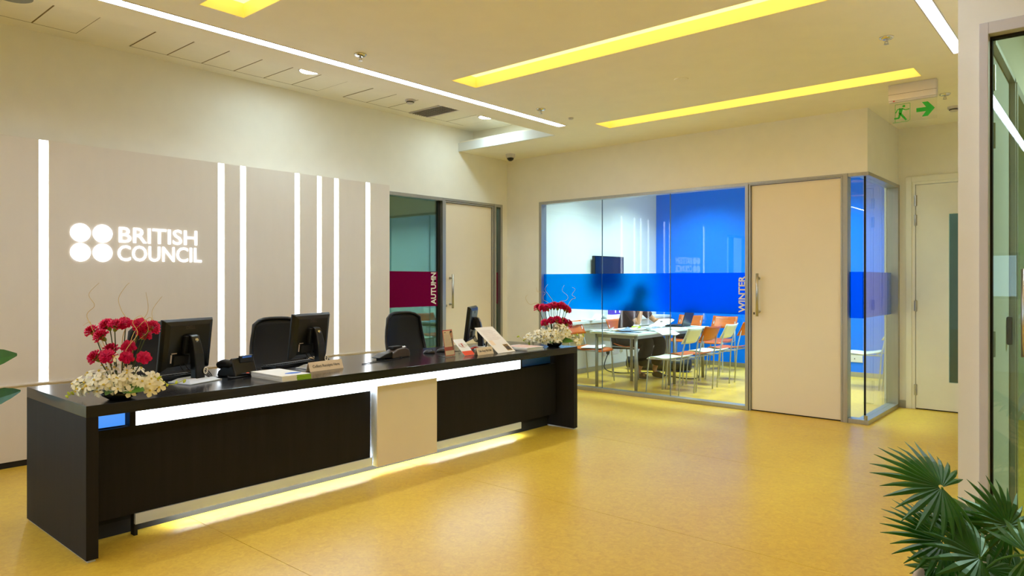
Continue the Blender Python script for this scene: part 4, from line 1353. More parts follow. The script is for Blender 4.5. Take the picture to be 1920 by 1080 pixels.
tw2 = [[(0, 0.06, 0), (-0.02, 0.36, 0), (-0.10, 0.44, 0), (-0.08, 0.50, 0), (-0.15, 0.51, 0), (-0.16, 0.55, 0)],
       [(0, 0.06, 0), (0.03, 0.38, 0.01), (0.12, 0.43, 0.02), (0.13, 0.47, 0.02), (0.08, 0.52, 0.02), (0.10, 0.57, 0.02)],
       [(0.02, 0.06, 0), (0.14, 0.40, -0.02), (0.20, 0.45, -0.02), (0.17, 0.48, 0), (0.20, 0.53, 0), (0.17, 0.55, 0)],
       [(-0.02, 0.06, 0), (-0.12, 0.38, 0), (-0.22, 0.39, 0.02), (-0.26, 0.45, 0.02), (-0.24, 0.48, 0.02)],
       [(0.0, 0.06, 0), (0.0, 0.38, 0.02), (-0.04, 0.47, 0.02), (-0.08, 0.53, 0.02), (-0.05, 0.58, 0.02)]]
arrangement('far bowl of red carnations and cream orchids at the right end of the counter', (-3.945, 5.165, DZ), [((x - 1042) / S2, (652 - y) / S2) for x, y in c2], 23, 1.12, 0.078, tw2, (0.27, 0.12, -0.33, 0.10), 1.2)

# ------------------------------------------------------------------ potted plants


def fan_frond(parent, crown, hub, axis, normal, R, n=16, spread=2.6, seed=0, fused=0.48, mat='palm'):
    """A fan palm leaf: petiole from crown to hub, folded fingers around axis."""
    rnd = random.Random(seed)
    axis, normal = Vector(axis).normalized(), Vector(normal)
    normal = (normal - axis * normal.dot(axis)).normalized()
    side = axis.cross(normal)
    hub, crown = Vector(hub), Vector(crown)
    mb = MB()
    da = 2 * spread / n
    for i in range(n):
        a = -spread + (i + 0.5) * da
        d = axis * math.cos(a) + side * math.sin(a)
        s = axis * -math.sin(a) + side * math.cos(a)
        L = R * (0.62 + 0.38 * math.cos(a * 0.55)) * rnd.uniform(0.9, 1.06)
        vs, fs = [], []
        ks = [0.05, 0.22, fused, 0.6, 0.8, 1.0]
        for t in ks:
            p = hub + d * L * t - normal * (0.10 * R * t * t + 0.22 * R * max(0, t - 0.55) ** 1.6 * rnd.uniform(0.6, 1.3))
            full = L * t * math.tan(da / 2) * 1.02
            ww = full if t <= fused else 1.18 * L * fused * math.tan(da / 2) * (1 - ((t - fused) / (1 - fused)) ** 1.4) + 0.0008
            ridge = normal * ww * 0.55
            vs += [p + s * ww, p + ridge, p - s * ww]
        for k in range(len(ks) - 1):
            b = 3 * k
            fs += [(b, b + 1, b + 4, b + 3), (b + 1, b + 2, b + 5, b + 4)]
        mb.add(vs, fs)
    fr = mb.build('frond', mat, parent)
    mid = (crown + hub) / 2 + Vector((0, 0, 0.04))
    MB().tube(smooth_path([crown, mid, hub], 5), 0.0035, 6).build('petiole', 'leafl', fr)
    return fr


PC = Vector((-0.352, 2.665, 0))
T = thing('potted_fan_palm', 'potted fan palm with glossy fingered leaves in front of the right pier', 'plant', PC)
MB().lathe([(0.10, 0), (0.115, 0.01), (0.150, 0.33), (0.158, 0.375), (0.165, 0.39), (0.160, 0.402), (0.146, 0.402), (0.140, 0.37), (0.01, 0.36)], PC, 36).build('pot', 'pot', T, smooth=True)
MB().lathe([(0.01, 0.375), (0.139, 0.372), (0.139, 0.36), (0.01, 0.36)], PC, 24).build('soil', 'soil', T)
crown = PC + Vector((0, 0, 0.38))
DEP0 = PC.dot(CF)


def at(x, y, dd=0.0):
    """World point seen at photo pixel x,y at the plant's depth plus dd."""
    d = DEP0 + dd
    return Vector((0, 0, 1.38)) + CF * d + CR * ((x - 960) / 1311 * d) + UP * ((526 - y) / 1311 * d)


PO = 0
FR = [  # hub px, depth offset, axis (right, up, fwd), normal (right, up, fwd), radius, fingers, half spread
    ((1766, 914), -0.10, (-0.90, 0.34, 0.12), (0.10, 0.76, -0.62), 0.203, 24, 2.45),
    ((1770, 1016), -0.06, (-0.94, 0.30, 0.05), (0.05, 0.80, -0.58), 0.192, 20, 1.9),
    ((1890, 986), 0.05, (-0.55, 0.75, 0.25), (0.10, 0.60, -0.78), 0.165, 20, 2.5),
    ((1838, 1046), -0.20, (-0.60, 0.42, -0.05), (0.10, 0.76, -0.62), 0.21, 22, 2.3),
    ((1800, 965), 0.12, (-0.25, -0.55, 0.10), (-0.2, 0.3, -0.9), 0.14, 16, 2.0),
    ((1930, 1040), -0.15, (0.55, 0.10, -0.3), (-0.1, 0.8, -0.55), 0.20, 20, 2.4),
    ((1850, 985), 0.20, (0.30, 0.25, 0.5), (0.0, 0.9, -0.3), 0.19, 18, 2.4),
    ((1755, 1062), 0.10, (-0.3, -0.5, 0.2), (-0.4, 0.5, -0.7), 0.11, 14, 2.0),
    ((1905, 1070), 0.10, (-0.2, 0.2, 0.3), (0.2, 0.85, -0.45), 0.19, 18, 2.4),
    ((1850, 1068), -0.02, (0.1, -0.25, -0.5), (0.1, 0.8, -0.6), 0.17, 18, 2.4),
]
W3d = lambda v: CR * v[0] + UP * v[1] + CF * v[2]
for i, (h, dd, ax, nn, R, n, sp) in enumerate(FR):
    fan_frond(T, crown + Vector((0.015 * math.cos(i * 2), 0.015 * math.sin(i * 2), 0)), at(*h, dd), W3d(ax), W3d(nn), R, n, sp, seed=i)

LP = Vector((-5.32, 0.66, 0))
T = thing('potted_plant', 'broad leaved potted plant left of the counter, only leaf tips in view', 'plant', LP)
MB().lathe([(0.12, 0), (0.13, 0.01), (0.17, 0.36), (0.18, 0.38), (0.16, 0.38), (0.155, 0.35), (0.01, 0.34)], LP, 30).build('pot', 'pot', T, smooth=True)
MB().lathe([(0.01, 0.35), (0.154, 0.352), (0.154, 0.34), (0.01, 0.34)], LP, 20).build('soil', 'soil', T)
tips = [((24, 668), 0.08, 0.115, 0.35), ((39, 733), 0.10, 0.085, 0.05)]
DEPL = LP.dot(CF)
for (px_, wd, L, dr) in ((tips[0][0], 0.085, 0.36, 0.30), (tips[1][0], 0.060, 0.36, -0.02)):
    tip = Vector((0, 0, 1.38)) + CF * DEPL + CR * ((px_[0] - 960) / 1311 * DEPL) + UP * ((526 - px_[1]) / 1311 * DEPL)
    d = (CR * 0.9 + UP * (0.42 if dr > 0.1 else 0.25)).normalized()
    nn = (UP * 0.5 - CF * 0.8).normalized()
    s0 = tip - d * L + nn * dr * L
    mb = MB()
    leaf_blade(mb, s0, d, nn, L, wd, dr, 14, 0.03)
    lf = mb.build('leaf', 'palm', T)
    MB().tube(smooth_path([LP + Vector((0, 0, 0.34)), (LP + s0) / 2 + Vector((0, 0, 0.25)), s0], 5), 0.006, 6).build('petiole', 'stem', lf)
for i in range(8):
    a = 1.9 + i * 0.55
    d = Vector((math.cos(a) * 0.6, math.sin(a) * 0.6, 0.75))
    s0 = LP + Vector((0, 0, 0.36)) + d * (0.35 + 0.06 * (i % 3))
    mb = MB()
    leaf_blade(mb, s0, d, (0, 0, 1), 0.38, 0.075, 0.4, 10, 0.03)
    lf = mb.build('leaf', 'palm', T)
    MB().tube([LP + Vector((0, 0, 0.34)), s0], 0.006, 6).build('petiole', 'stem', lf)

# ------------------------------------------------------------------ office chairs behind the counter


def office_chair(loc, a, label):
    """Local +X is the way the sitter faces."""
    T = thing('office_chair', label, 'chair', (0, 0, 0), 'black mesh office chairs behind the counter')

    def bk(u, v):
        y = (u - 0.5) * 2
        wv = 0.205 + 0.035 * math.sin(PI * min(1, v * 0.8 + 0.25))
        return (-0.24 - 0.10 * v + 0.05 * y * y - 0.03 * math.sin(PI * v), y * wv, 0.56 + 0.50 * v - 0.05 * abs(y) ** 4 * v)
    MB().sheet(bk, 10, 10, 0.006).build('backrest', 'mesh', T, smooth=True)
    path = [bk(0.0, v / 8) for v in range(9)] + [bk(u / 8, 1.0) for u in range(1, 9)] + [bk(1.0, 1 - v / 8) for v in range(1, 9)] + [bk(1 - u / 8, 0.0) for u in range(1, 9)]
    MB().tube(path, 0.016, 8).build('back_frame', 'black', T, smooth=True)
    mb = MB().sheet(lambda u, v: (-0.22 + 0.46 * u, (v - 0.5) * 0.48, 0.475 - 0.03 * max(0, u - 0.7) ** 2 * 10 + 0.02 * (2 * v - 1) ** 2), 8, 8, 0.06)
    mb.build('seat', 'blackm', T, smooth=True)
    for s in (-1, 1):
        ar = MB().tube(smooth_path([(-0.10, s * 0.25, 0.45), (-0.08, s * 0.29, 0.52), (-0.02, s * 0.29, 0.66)], 5), 0.014, 8).build('armrest', 'black', T, smooth=True)
        MB().box(-0.13, 0.12, s * 0.29 - 0.035, s * 0.29 + 0.035, 0.66, 0.69).build('arm_pad', 'blackm', ar, bevel=0.012)
    MB().tube([(-0.12, 0, 0.44), (-0.26, 0, 0.46), (-0.28, 0, 0.62)], 0.022, 8).build('back_support', 'black', T)
    MB().tube([(0, 0, 0.10), (0, 0, 0.26)], 0.032, 12).tube([(0, 0, 0.26), (0, 0, 0.45)], 0.018, 12).build('gas_column', 'black', T)
    for k in range(5):
        t = 2 * PI * k / 5 + 0.3
        leg = MB().tube([(0.02 * math.cos(t), 0.02 * math.sin(t), 0.11), (0.29 * math.cos(t), 0.29 * math.sin(t), 0.075)], [0.024, 0.014], 8).build('base_arm', 'black', T)
        c = Vector((0.29 * math.cos(t), 0.29 * math.sin(t), 0.03))
        s = Vector((-math.sin(t), math.cos(t), 0)) * 0.022
        MB().tube([c - s, c + s], 0.030, 12).build('caster', 'blackm', leg)
    T.location = loc
    T.rotation_euler = (0, 0, a)


office_chair((-5.05, 2.22, 0), 0.05, 'black office chair behind the monitor nearest the flowers')
office_chair((-5.05, 3.14, 0), -0.10, 'black mesh office chair behind the middle monitor')
office_chair((-5.05, 4.55, 0), 0.0, 'black mesh office chair standing alone below the maroon band')

# ------------------------------------------------------------------ meeting room furniture


def cafe_chair(kind, label):
    """Local +X is the way the sitter faces."""
    mat = 'orange' if kind == 'orange' else 'chairwhite'
    T = thing('cafe_chair', label, 'chair', (0, 0, 0), 'orange shell chairs in the meeting room' if kind == 'orange' else 'white shell chairs in the meeting room')

    def seat(u, v):
        y = (v - 0.5) * 2
        x = -0.20 + 0.43 * u
        z = 0.452 + 0.022 * (1 - u) ** 2 - 0.020 * math.sin(PI * u) + 0.012 * math.sin(PI * min(1, max(0, (u - 0.45) / 0.5))) - 0.03 * max(0, (u - 0.85) / 0.15) ** 2
        return (x, y * (0.205 - 0.02 * abs(2 * u - 1) ** 3), z + 0.006 * y * y)
    MB().sheet(seat, 14, 8, 0.010).build('seat', mat, T, smooth=True)

    def back(u, v):
        y = (u - 0.5) * 2
        return (-0.265 - 0.075 * v + 0.035 * y * y - 0.012 * math.sin(PI * v) - 0.018 * v * v * v, y * 0.205, 0.635 + 0.175 * v + 0.010 * y * y * v)
    MB().sheet(back, 8, 6, 0.010).build('backrest', mat, T, smooth=True)
    for s in (-1, 1):
        MB().tube([(-0.20, s * 0.215, 0.004), (-0.225, s * 0.198, 0.44), (-0.285, s * 0.175, 0.74)], 0.0085, 8).build('leg', 'chairleg', T, smooth=True)
        MB().tube(smooth_path([(0.225, s * 0.215, 0.004), (0.195, s * 0.200, 0.40), (0.175, s * 0.196, 0.432), (0.13, s * 0.192, 0.436)], 4) + [Vector((-0.22, s * 0.196, 0.437))], 0.0085, 8).build('leg', 'chairleg', T, smooth=True)
    MB().tube([(0.13, -0.192, 0.434), (0.13, 0.192, 0.434)], 0.007, 8).tube([(-0.16, -0.196, 0.434), (-0.16, 0.196, 0.434)], 0.007, 8).build('seat_rail', 'chairleg', T)
    return T


ch_o = cafe_chair('orange', 'orange shell chair between the two white ones right of the table')
ch_w = cafe_chair('white', 'white shell chair nearest the glass, right of the table')
GO, GW = ch_o['group'], ch_w['group']
ch_w.location, ch_w.rotation_euler = (-4.09, 7.70, 0), (0, 0, PI + 0.03)
ch_o.location, ch_o.rotation_euler = (-4.09, 8.20, 0), (0, 0, PI - 0.04)
dup(ch_w, (-4.10, 8.76, 0), PI + 0.05, 'white shell chair standing behind the orange one right of the table')
dup(ch_o, (-4.10, 9.36, 0), PI - 0.02, 'orange shell chair farthest back in the row right of the table, below WINTER')
dup(ch_w, (-2.46, 9.80, 0), PI + 0.12, 'white shell chair seen through the corner glass')
dup(ch_o, (-5.43, 7.97, 0), 0.03, 'orange shell chair with papers on its seat, left of the table')
dup(ch_o, (-5.24, 8.72, 0), 0.0, 'orange shell chair the seated person uses')
dup(ch_o, (-5.22, 10.22, 0), -PI / 2 + 0.05, 'orange shell chair against the blue wall behind the laptop')
dup(ch_o, (-4.66, 10.22, 0), -PI / 2 - 0.03, 'orange shell chair against the blue wall right of the laptop')


def table(x0, x1, y0, y1, label):
    T = thing('meeting_table', label, 'table', ((x0 + x1) / 2, (y0 + y1) / 2, 0), 'pale tables pushed together in the meeting room')
    box('tabletop', 'tabletop', x0, x1, y0, y1, 0.705, 0.728, T, bevel=0.003)
    MB().box(x0 + 0.05, x1 - 0.05, y0 + 0.05, y0 + 0.075, 0.66, 0.705).box(x0 + 0.05, x1 - 0.05, y1 - 0.075, y1 - 0.05, 0.66, 0.705).box(x0 + 0.05, x0 + 0.075, y0 + 0.075, y1 - 0.075, 0.66, 0.705).box(x1 - 0.075, x1 - 0.05, y0 + 0.075, y1 - 0.075, 0.66, 0.705).build('apron', 'tableleg', T)
    for x in (x0 + 0.065, x1 - 0.065):
        for y in (y0 + 0.065, y1 - 0.065):
            MB().tube([(x, y, 0), (x, y, 0.70)], 0.021, 12).build('leg', 'tableleg', T, smooth=True)


table(-5.09, -4.385, 7.42, 8.40, 'pale table nearest the glass, strewn with papers')
table(-5.09, -4.385, 8.405, 9.385, 'second pale table behind, holding the laptop')
TZ = 0.7285


def sheet_paper(loc, a, wd, ln, label, mat='paper', n=1, warp=0.006, group='papers on the meeting table'):
    """A small pile of loose sheets with curling corners."""
    rnd = random.Random(int(loc[0] * 977 + loc[1] * 131))
    mb = MB()
    for k in range(n):
        aa, ox, oy = a + rnd.uniform(-0.12, 0.12), rnd.uniform(-0.012, 0.012), rnd.uniform(-0.012, 0.012)
        q = rnd.uniform(0.3, 1.0)
        m0 = Matrix.Translation((loc[0] + ox, loc[1] + oy, loc[2] + 0.0015 + k * 0.0022)) @ Matrix.Rotation(aa, 4, 'Z')
        st = len(mb.v)
        mb.sheet(lambda u, v: ((u - 0.5) * wd, (v - 0.5) * ln, warp * q * max(0, u + v - 1.2) ** 2 * 6), 4, 4, 0.0012, 0)
        mb.xf(m0, st)
        if k == n - 1:
            st = len(mb.v)
            for r in range(5):
                mb.box(-wd * 0.38, wd * (0.1 + 0.05 * ((r * 3) % 4)), -ln * 0.35 + r * ln * 0.12, -ln * 0.35 + r * ln * 0.12 + ln * 0.05, 0.0007, 0.0009, 1)
            mb.xf(m0, st)
    o = mb.build('loose_papers', [mat, 'paperb'])
    return tag(o, label, 'papers', group)


sheet_paper((-4.97, 7.53, TZ), 0.2, 0.21, 0.30, 'loose white papers at the near left corner of the table', n=3)
sheet_paper((-4.95, 7.86, TZ), 0.5, 0.21, 0.30, 'loose papers left of the open book, near the person', n=3)
sheet_paper((-4.62, 7.60, TZ), -0.3, 0.22, 0.31, 'fanned papers near the front edge of the table', 'paperb', 2)
sheet_paper((-4.66, 7.905, TZ), 0.1, 0.22, 0.31, 'papers in the middle of the near table', n=4)
sheet_paper((-4.56, 8.29, TZ), 0.1, 0.22, 0.31, 'papers at the right side of the near table', n=3)
sheet_paper((-4.55, 8.62, TZ), -0.2, 0.21, 0.30, 'papers lying in front of the laptop', n=3)
sheet_paper((-4.83, 8.42, TZ), 0.1, 0.20, 0.28, 'papers under the open book', 'paperb', 2)
sheet_paper((-4.97, 8.155, TZ), 0.1, 0.20, 0.20, 'small stack of printed sheets by the person sleeve', 'paper', 4)
sheet_paper((-4.72, 7.68, TZ + 0.017), 0.9, 0.16, 0.22, 'booklet lying half over the tan folder', 'paperb', 2, 0.010)
sheet_paper((-5.00, 7.57, TZ + 0.0095), -0.4, 0.18, 0.25, 'creased sheets on top of the near left pile', 'paper', 3, 0.012)
sheet_paper((-4.66, 7.93, TZ + 0.018), -0.5, 0.19, 0.26, 'crossed sheets on top of the middle pile', 'paper', 3, 0.014)
# papers sliding over the edge
mb = MB()
for k in range(4):
    a = 0.5 + 0.1 * k
    st = len(mb.v)
    mb.sheet(lambda u, v: ((u - 0.35) * 0.32, (v - 0.5) * 0.23, 0.003 * k - 0.10 * max(0, u - 0.45) ** 1.5 - 0.01 * u * v), 8, 4, 0.0014)
    mb.xf(Matrix.Translation((-4.43, 8.03 + 0.015 * k, TZ + 0.013)) @ Matrix.Rotation(a - 0.9, 4, 'Z'), st)
tag(mb.build('paper_sheaf', 'paper'), 'sheaf of white papers drooping over the right table edge', 'papers')
tag(box('brown_folder', 'gold', -4.87, -4.70, 7.60, 7.74, TZ + 0.009, TZ + 0.014), 'tan folder among the papers near the table front', 'folder')
T = thing('tissue_box', 'lime yellow memo box beside the person elbow', 'memo box', (-4.93, 8.30, TZ))
MB().box(-4.985, -4.875, 8.27, 8.33, TZ + 0.005, TZ + 0.030).build('box_body', 'limebox', T, bevel=0.003)
MB().box(-4.965, -4.895, 8.28, 8.32, TZ + 0.030, TZ + 0.048).build('memo_paper', 'paper', T)
T = thing('open_book', 'open book with printed pages held up by the reader', 'book', (-4.82, 8.75, TZ))
mb = MB().sheet(lambda u, v: (-4.92 + 0.21 * u, 8.60 + 0.15 * v, TZ + 0.010 + 0.03 * math.sin(PI * v * 0.5) + 0.01 * math.sin(PI * u)), 6, 6, 0.010)
mb.build('page_block', 'paper', T, smooth=True)
MB().sheet(lambda u, v: (-4.92 + 0.24 * u, 8.75 + 0.16 * v, TZ + 0.045 + 0.055 * v + 0.012 * math.sin(PI * u)), 6, 6, 0.003).build('lifted_page', 'paper', T, smooth=True)
MB().ball((-4.82, 8.80, TZ + 0.073), (0.025, 0.02, 0.012), 10, 6).build('page_photo', 'ink', T)
for k in range(3):
    MB().box(-4.86, -4.78, 8.63 + 0.014 * k, 8.637 + 0.014 * k, TZ + 0.036, TZ + 0.038).build('text_line', 'paperb', T)
# laptop
T = thing('laptop', 'open black laptop on the second table', 'laptop', (-4.72, 9.10, TZ))
R = Matrix.Translation((-4.72, 9.10, TZ)) @ Matrix.Rotation(0.10, 4, 'Z')
MB().box(-0.13, 0.12, -0.17, 0.17, 0.0, 0.022).xf(R).build('base', 'black', T, bevel=0.003)
MB().box(-0.10, 0.04, -0.14, 0.14, 0.0222, 0.025).xf(R).build('keyboard', 'blackm', T)
MB().box(-0.012, 0.0, -0.17, 0.17, 0.0, 0.24).xf(R @ Matrix.Translation((0.125, 0, 0.02)) @ Matrix.Rotation(0.28, 4, 'Y')).build('lid', 'black', T, bevel=0.003)
MB().box(-0.0135, -0.0122, -0.152, 0.152, 0.02, 0.225).xf(R @ Matrix.Translation((0.125, 0, 0.02)) @ Matrix.Rotation(0.28, 4, 'Y')).build('screen', 'tabletop', T)
sheet_paper((-5.40, 7.97, 0.470), 0.4, 0.26, 0.34, 'papers lying on the seat of the orange chair left of the table', n=4, group='papers on a chair')
tag(MB().box(-5.33, -5.10, 10.10, 10.26, 0.462, 0.60).build('dark_bundle', 'bag', None, bevel=0.03), 'dark bag on the seat of the orange chair behind the laptop', 'bag')

# wall counter, screen, sockets
T = thing('wall_counter', 'white wall counter along the meeting room left wall', 'counter', (-5.87, 9.1, 0))
box('worktop', 'white', WX0, -5.72, 7.42, 10.78, 0.76, 0.80, T, bevel=0.003)
box('fascia', 'white', WX0, -5.75, 7.42, 10.78, 0.66, 0.76, T)
for y in (7.44, 9.1, 10.72):
    box('bracket', 'white', WX0, -5.80, y, y + 0.03, 0.45, 0.66, T)
T = thing('wall_screen', 'dark flat screen on the white meeting room wall', 'screen', (WX0, 9.35, 1.5))
box('casing', 'black', WX0 + 0.04, WX0 + 0.09, 8.78, 9.60, 1.25, 1.755, T, bevel=0.004)
box('display', 'screen', WX0 + 0.09, WX0 + 0.092, 8.80, 9.58, 1.27, 1.735, T)
box('wall_bracket', 'blackm', WX0, WX0 + 0.04, 9.25, 9.5, 1.4, 1.65, T)
sheet_paper((-5.86, 8.45, 0.80), 0.3, 0.22, 0.30, 'papers lying on the white wall counter', n=4, group='papers on the wall counter')
mb = MB().sheet(lambda u, v: (-5.95 + 0.16 * u, 8.72 + 0.2 * v, 0.802 + 0.07 * (1 - abs(2 * v - 1))), 2, 8, 0.002)
tag(mb.build('folded_card', 'paper'), 'white sheet folded like a tent on the wall counter', 'paper')
T = thing('purple_box', 'purple printed box on the wall counter behind the person', 'box', (-5.90, 9.28, 0.80))
box('carton', 'purple', -5.93, -5.84, 9.14, 9.42, 0.855, 0.945, T)
box('carton_lower', 'paper', -5.94, -5.83, 9.12, 9.44, 0.80, 0.855, T)
for y in (9.20, 9.32):
    box('print_mark', 'paper', -5.8398, -5.8392, y, y + 0.03, 0.88, 0.92, T)
tag(MB().box(-5.93, -5.78, 9.55, 9.85, 0.80, 0.825).build('dark_folder', 'blackm'), 'dark folder lying on the wall counter behind the person', 'folder')
T = thing('wall_notice', 'white notice with faint lines on the wall behind the person', 'notice', (WX0, 10.6, 0.95))
box('notice_sheet', 'paper', WX0, WX0 + 0.004, 10.50, 10.75, 0.84, 1.06, T)
for k in range(6):
    box('text_line', 'inkl', WX0 + 0.004, WX0 + 0.0045, 10.53, 10.70, 0.87 + 0.025 * k, 0.875 + 0.025 * k, T)


def socket(label, y, z, w=0.15, cover=0, grp='wall sockets in the meeting room', plug=False):
    T = thing('wall_socket', label, 'socket', (WX0, y, z), grp)
    box('plate', 'frame_lav', WX0, WX0 + 0.012, y, y + w, z, z + 0.09, T, bevel=0.003)
    for k in range(2 if w > 0.1 else 1):
        box('switch', 'white', WX0 + 0.012, WX0 + 0.016, y + 0.02 + 0.07 * k, y + 0.035 + 0.07 * k, z + 0.045, z + 0.07, T)
    if plug:
        box('plug', 'white', WX0 + 0.012, WX0 + 0.05, y + 0.02, y + 0.07, z + 0.01, z + 0.05, T, bevel=0.004)


socket('double wall socket low on the white wall, left of the near table leg', 9.10, 0.20, 0.22)
socket('double wall socket beside the first, behind the table legs', 9.36, 0.21, 0.22)
socket('socket with plug beside the double sockets', 9.62, 0.24, 0.09, plug=True)
socket('single higher socket nearest the person', 9.92, 0.22, 0.10, plug=True)
T = thing('wall_socket', 'white socket plate low on the blue wall under the corner chair', 'socket', (-2.85, WY1, 0.25), 'wall sockets in the meeting room')
box('plate', 'frame_lav', -2.93, -2.72, WY1 - 0.012, WY1, 0.21, 0.31, T, bevel=0.003)
box('switch', 'ink', -2.83, -2.82, WY1 - 0.014, WY1 - 0.012, 0.25, 0.27, T)
mb = MB().tube(smooth_path([(-5.97, 9.2, 0.24), (-5.9, 9.0, 0.05), (-5.6, 8.9, 0.008), (-5.25, 9.25, 0.008), (-4.9, 9.1, 0.008), (-4.55, 9.0, 0.008), (-4.45, 9.15, 0.008), (-4.5, 9.25, 0.05)], 8), 0.008, 6)
tag(mb.build('power_cable', 'blackm', None, smooth=True), 'black power cable looping across the meeting room floor under the tables', 'cable')
T = thing('power_adapter', 'black plug hanging on the cable by the near table leg', 'plug', (-5.95, 9.12, 0.25))
MB().ball((-5.93, 9.14, 0.28), (0.03, 0.03, 0.05), 10, 8).build('adapter_body', 'blackm', T, smooth=True)
# black bags on the floor
T = thing('duffel_bag', 'long black bag lying on the floor behind the person feet', 'bag', (-5.0, 9.45, 0))
R = Matrix.Translation((-5.32, 9.62, 0.0)) @ Matrix.Rotation(0.30, 4, 'Z')
mb = MB().sheet(lambda u, v: ((u - 0.5) * 0.95, 0.14 * math.cos(2 * PI * v) * (1 - 0.25 * (2 * u - 1) ** 8), 0.105 + 0.10 * math.sin(2 * PI * v) * (1 - 0.2 * (2 * u - 1) ** 8)), 10, 14, 0.004)
mb.xf(R)
mb.build('body', 'bag', T, smooth=True)
MB().ball((-0.475, 0, 0.105), (0.02, 0.13, 0.09), 12, 8).ball((0.475, 0, 0.105), (0.02, 0.13, 0.09), 12, 8).xf(R).build('end_cap', 'bag', T, smooth=True)
MB().tube(smooth_path([(-0.15, -0.10, 0.19), (-0.08, -0.13, 0.235), (0.08, -0.13, 0.235), (0.15, -0.10, 0.19)], 6), 0.009, 6).xf(R).build('strap', 'blackm', T, smooth=True)

# ------------------------------------------------------------------ the seated reader


def skin_obj(name, chains, mat, parent, sub=2, root=None):
    """chains: lists of (point, radius); chains share a vertex when points coincide."""
    idx, vs, rs, es = {}, [], [], []
    for ch in chains:
        prev = None
        for p, r in ch:
            k = tuple(round(c, 4) for c in p)
            if k not in idx:
                idx[k] = len(vs)
                vs.append(Vector(p))
                rs.append(r)
            i = idx[k]
            if prev is not None and prev != i:
                es.append((prev, i))
            prev = i
    me = bpy.data.meshes.new(name)
    me.from_pydata([tuple(v) for v in vs], es, [])
    ob = bpy.data.objects.new(name, me)
    COL.objects.link(ob)
    ob.modifiers.new('s', 'SKIN').use_smooth_shade = True
    for i, sv in enumerate(me.skin_vertices[0].data):
        rr = rs[i]
        sv.radius = rr if isinstance(rr, tuple) else (rr, rr)
        sv.use_root = (i == 0)
    if sub:
        ob.modifiers.new('d', 'SUBSURF').levels = sub
        ob.modifiers['d'].render_levels = sub
    dg = bpy.context.evaluated_depsgraph_get()
    dg.update()
    m2 = bpy.data.meshes.new_from_object(ob.evaluated_get(dg))
    bpy.data.objects.remove(ob)
    m2.materials.clear()
    m2.materials.append(M[mat])
    m2.polygons.foreach_set('use_smooth', [True] * len(m2.polygons))
    if parent is not None:
        m2.transform(Matrix.Translation(-wloc(parent)))
    o = bpy.data.objects.new(name, m2)
    COL.objects.link(o)
    if parent is not None:
        o.parent = parent
    return o


px0, py0 = -5.27, 8.72
Pn = thing('person', 'person in dark purple shirt and black trousers reading at the table, chin on hand', 'person', (px0, py0, 0))
V = lambda x, y, z: (px0 + x, py0 + y, z)
pel, wst, chs = V(-0.09, 0, 0.56), V(-0.075, 0, 0.74), V(0.0, 0, 0.93)
nck, hd0, hd1, hd2 = V(0.085, 0, 1.06), V(0.145, 0, 1.13), V(0.20, 0, 1.205), V(0.195, 0, 1.275)
shR, shL = V(0.04, -0.17, 1.00), V(0.06, 0.17, 0.99)
elR, wrR, paR = V(0.215, -0.16, 0.765), V(0.225, -0.085, 0.965), V(0.235, -0.06, 1.03)
elL, wrL, paL = V(0.24, 0.27, 0.80), V(0.43, 0.26, 0.805), V(0.49, 0.235, 0.825)
hpR, knR, anR, toR = V(-0.06, -0.10, 0.53), V(0.40, -0.17, 0.545), V(0.18, -0.10, 0.09), V(0.32, -0.11, 0.035)
hpL, knL, anL, toL = V(-0.06, 0.10, 0.53), V(0.42, 0.13, 0.545), V(0.30, 0.14, 0.09), V(0.44, 0.15, 0.035)
mid = lambda a, b, t: tuple(a[i] + (b[i] - a[i]) * t for i in range(3))
body = [[(pel, 0.11), (wst, 0.10), (chs, (0.115, 0.10)), (nck, 0.05), (hd0, 0.055), (hd1, (0.075, 0.085)), (hd2, (0.07, 0.075))],
        [(chs, (0.115, 0.10)), (shR, 0.052), (mid(shR, elR, .5), 0.044), (elR, 0.038), (mid(elR, wrR, .4), 0.036), (wrR, 0.025), (paR, (0.03, 0.02))],
        [(chs, (0.115, 0.10)), (shL, 0.052), (mid(shL, elL, .5), 0.044), (elL, 0.038), (mid(elL, wrL, .4), 0.036), (wrL, 0.025), (paL, (0.03, 0.02))],
        [(pel, 0.11), (hpR, 0.085), (mid(hpR, knR, .5), 0.078), (knR, 0.056), (mid(knR, anR, .4), 0.052), (anR, 0.034), (toR, 0.03)],
        [(pel, 0.11), (hpL, 0.085), (mid(hpL, knL, .5), 0.078), (knL, 0.056), (mid(knL, anL, .4), 0.052), (anL, 0.034), (toL, 0.03)]]
# fingers: right hand curls under the chin, left hand closes on the page
for k in range(4):
    o = (k - 1.5) * 0.016
    L = (0.9, 1.0, 0.95, 0.75)[k]
    a = (paR[0] - 0.012 + 0.004 * k, paR[1] + o * 0.5 + 0.012, paR[2] + 0.022)
    b = (a[0] - 0.030 * L, a[1] + 0.012, a[2] + 0.030 * L)
    c = (b[0] - 0.028 * L, b[1] + 0.012, b[2] + 0.004)
    body.append([(paR, (0.03, 0.02)), (a, 0.010), (b, 0.009), (c, 0.007)])
    a = (paL[0] + 0.025, paL[1] + o, paL[2] + 0.006)
    b = (a[0] + 0.034 * L, a[1] - 0.008, a[2] - 0.004)
    c = (b[0] + 0.010 * L, b[1] - 0.012, b[2] - 0.026 * L)
    body.append([(paL, (0.03, 0.02)), (a, 0.010), (b, 0.009), (c, 0.007)])
body.append([(paR, (0.03, 0.02)), ((paR[0] + 0.02, paR[1] + 0.02, paR[2] + 0.02), 0.011), ((paR[0] + 0.005, paR[1] + 0.035, paR[2] + 0.055), 0.008)])
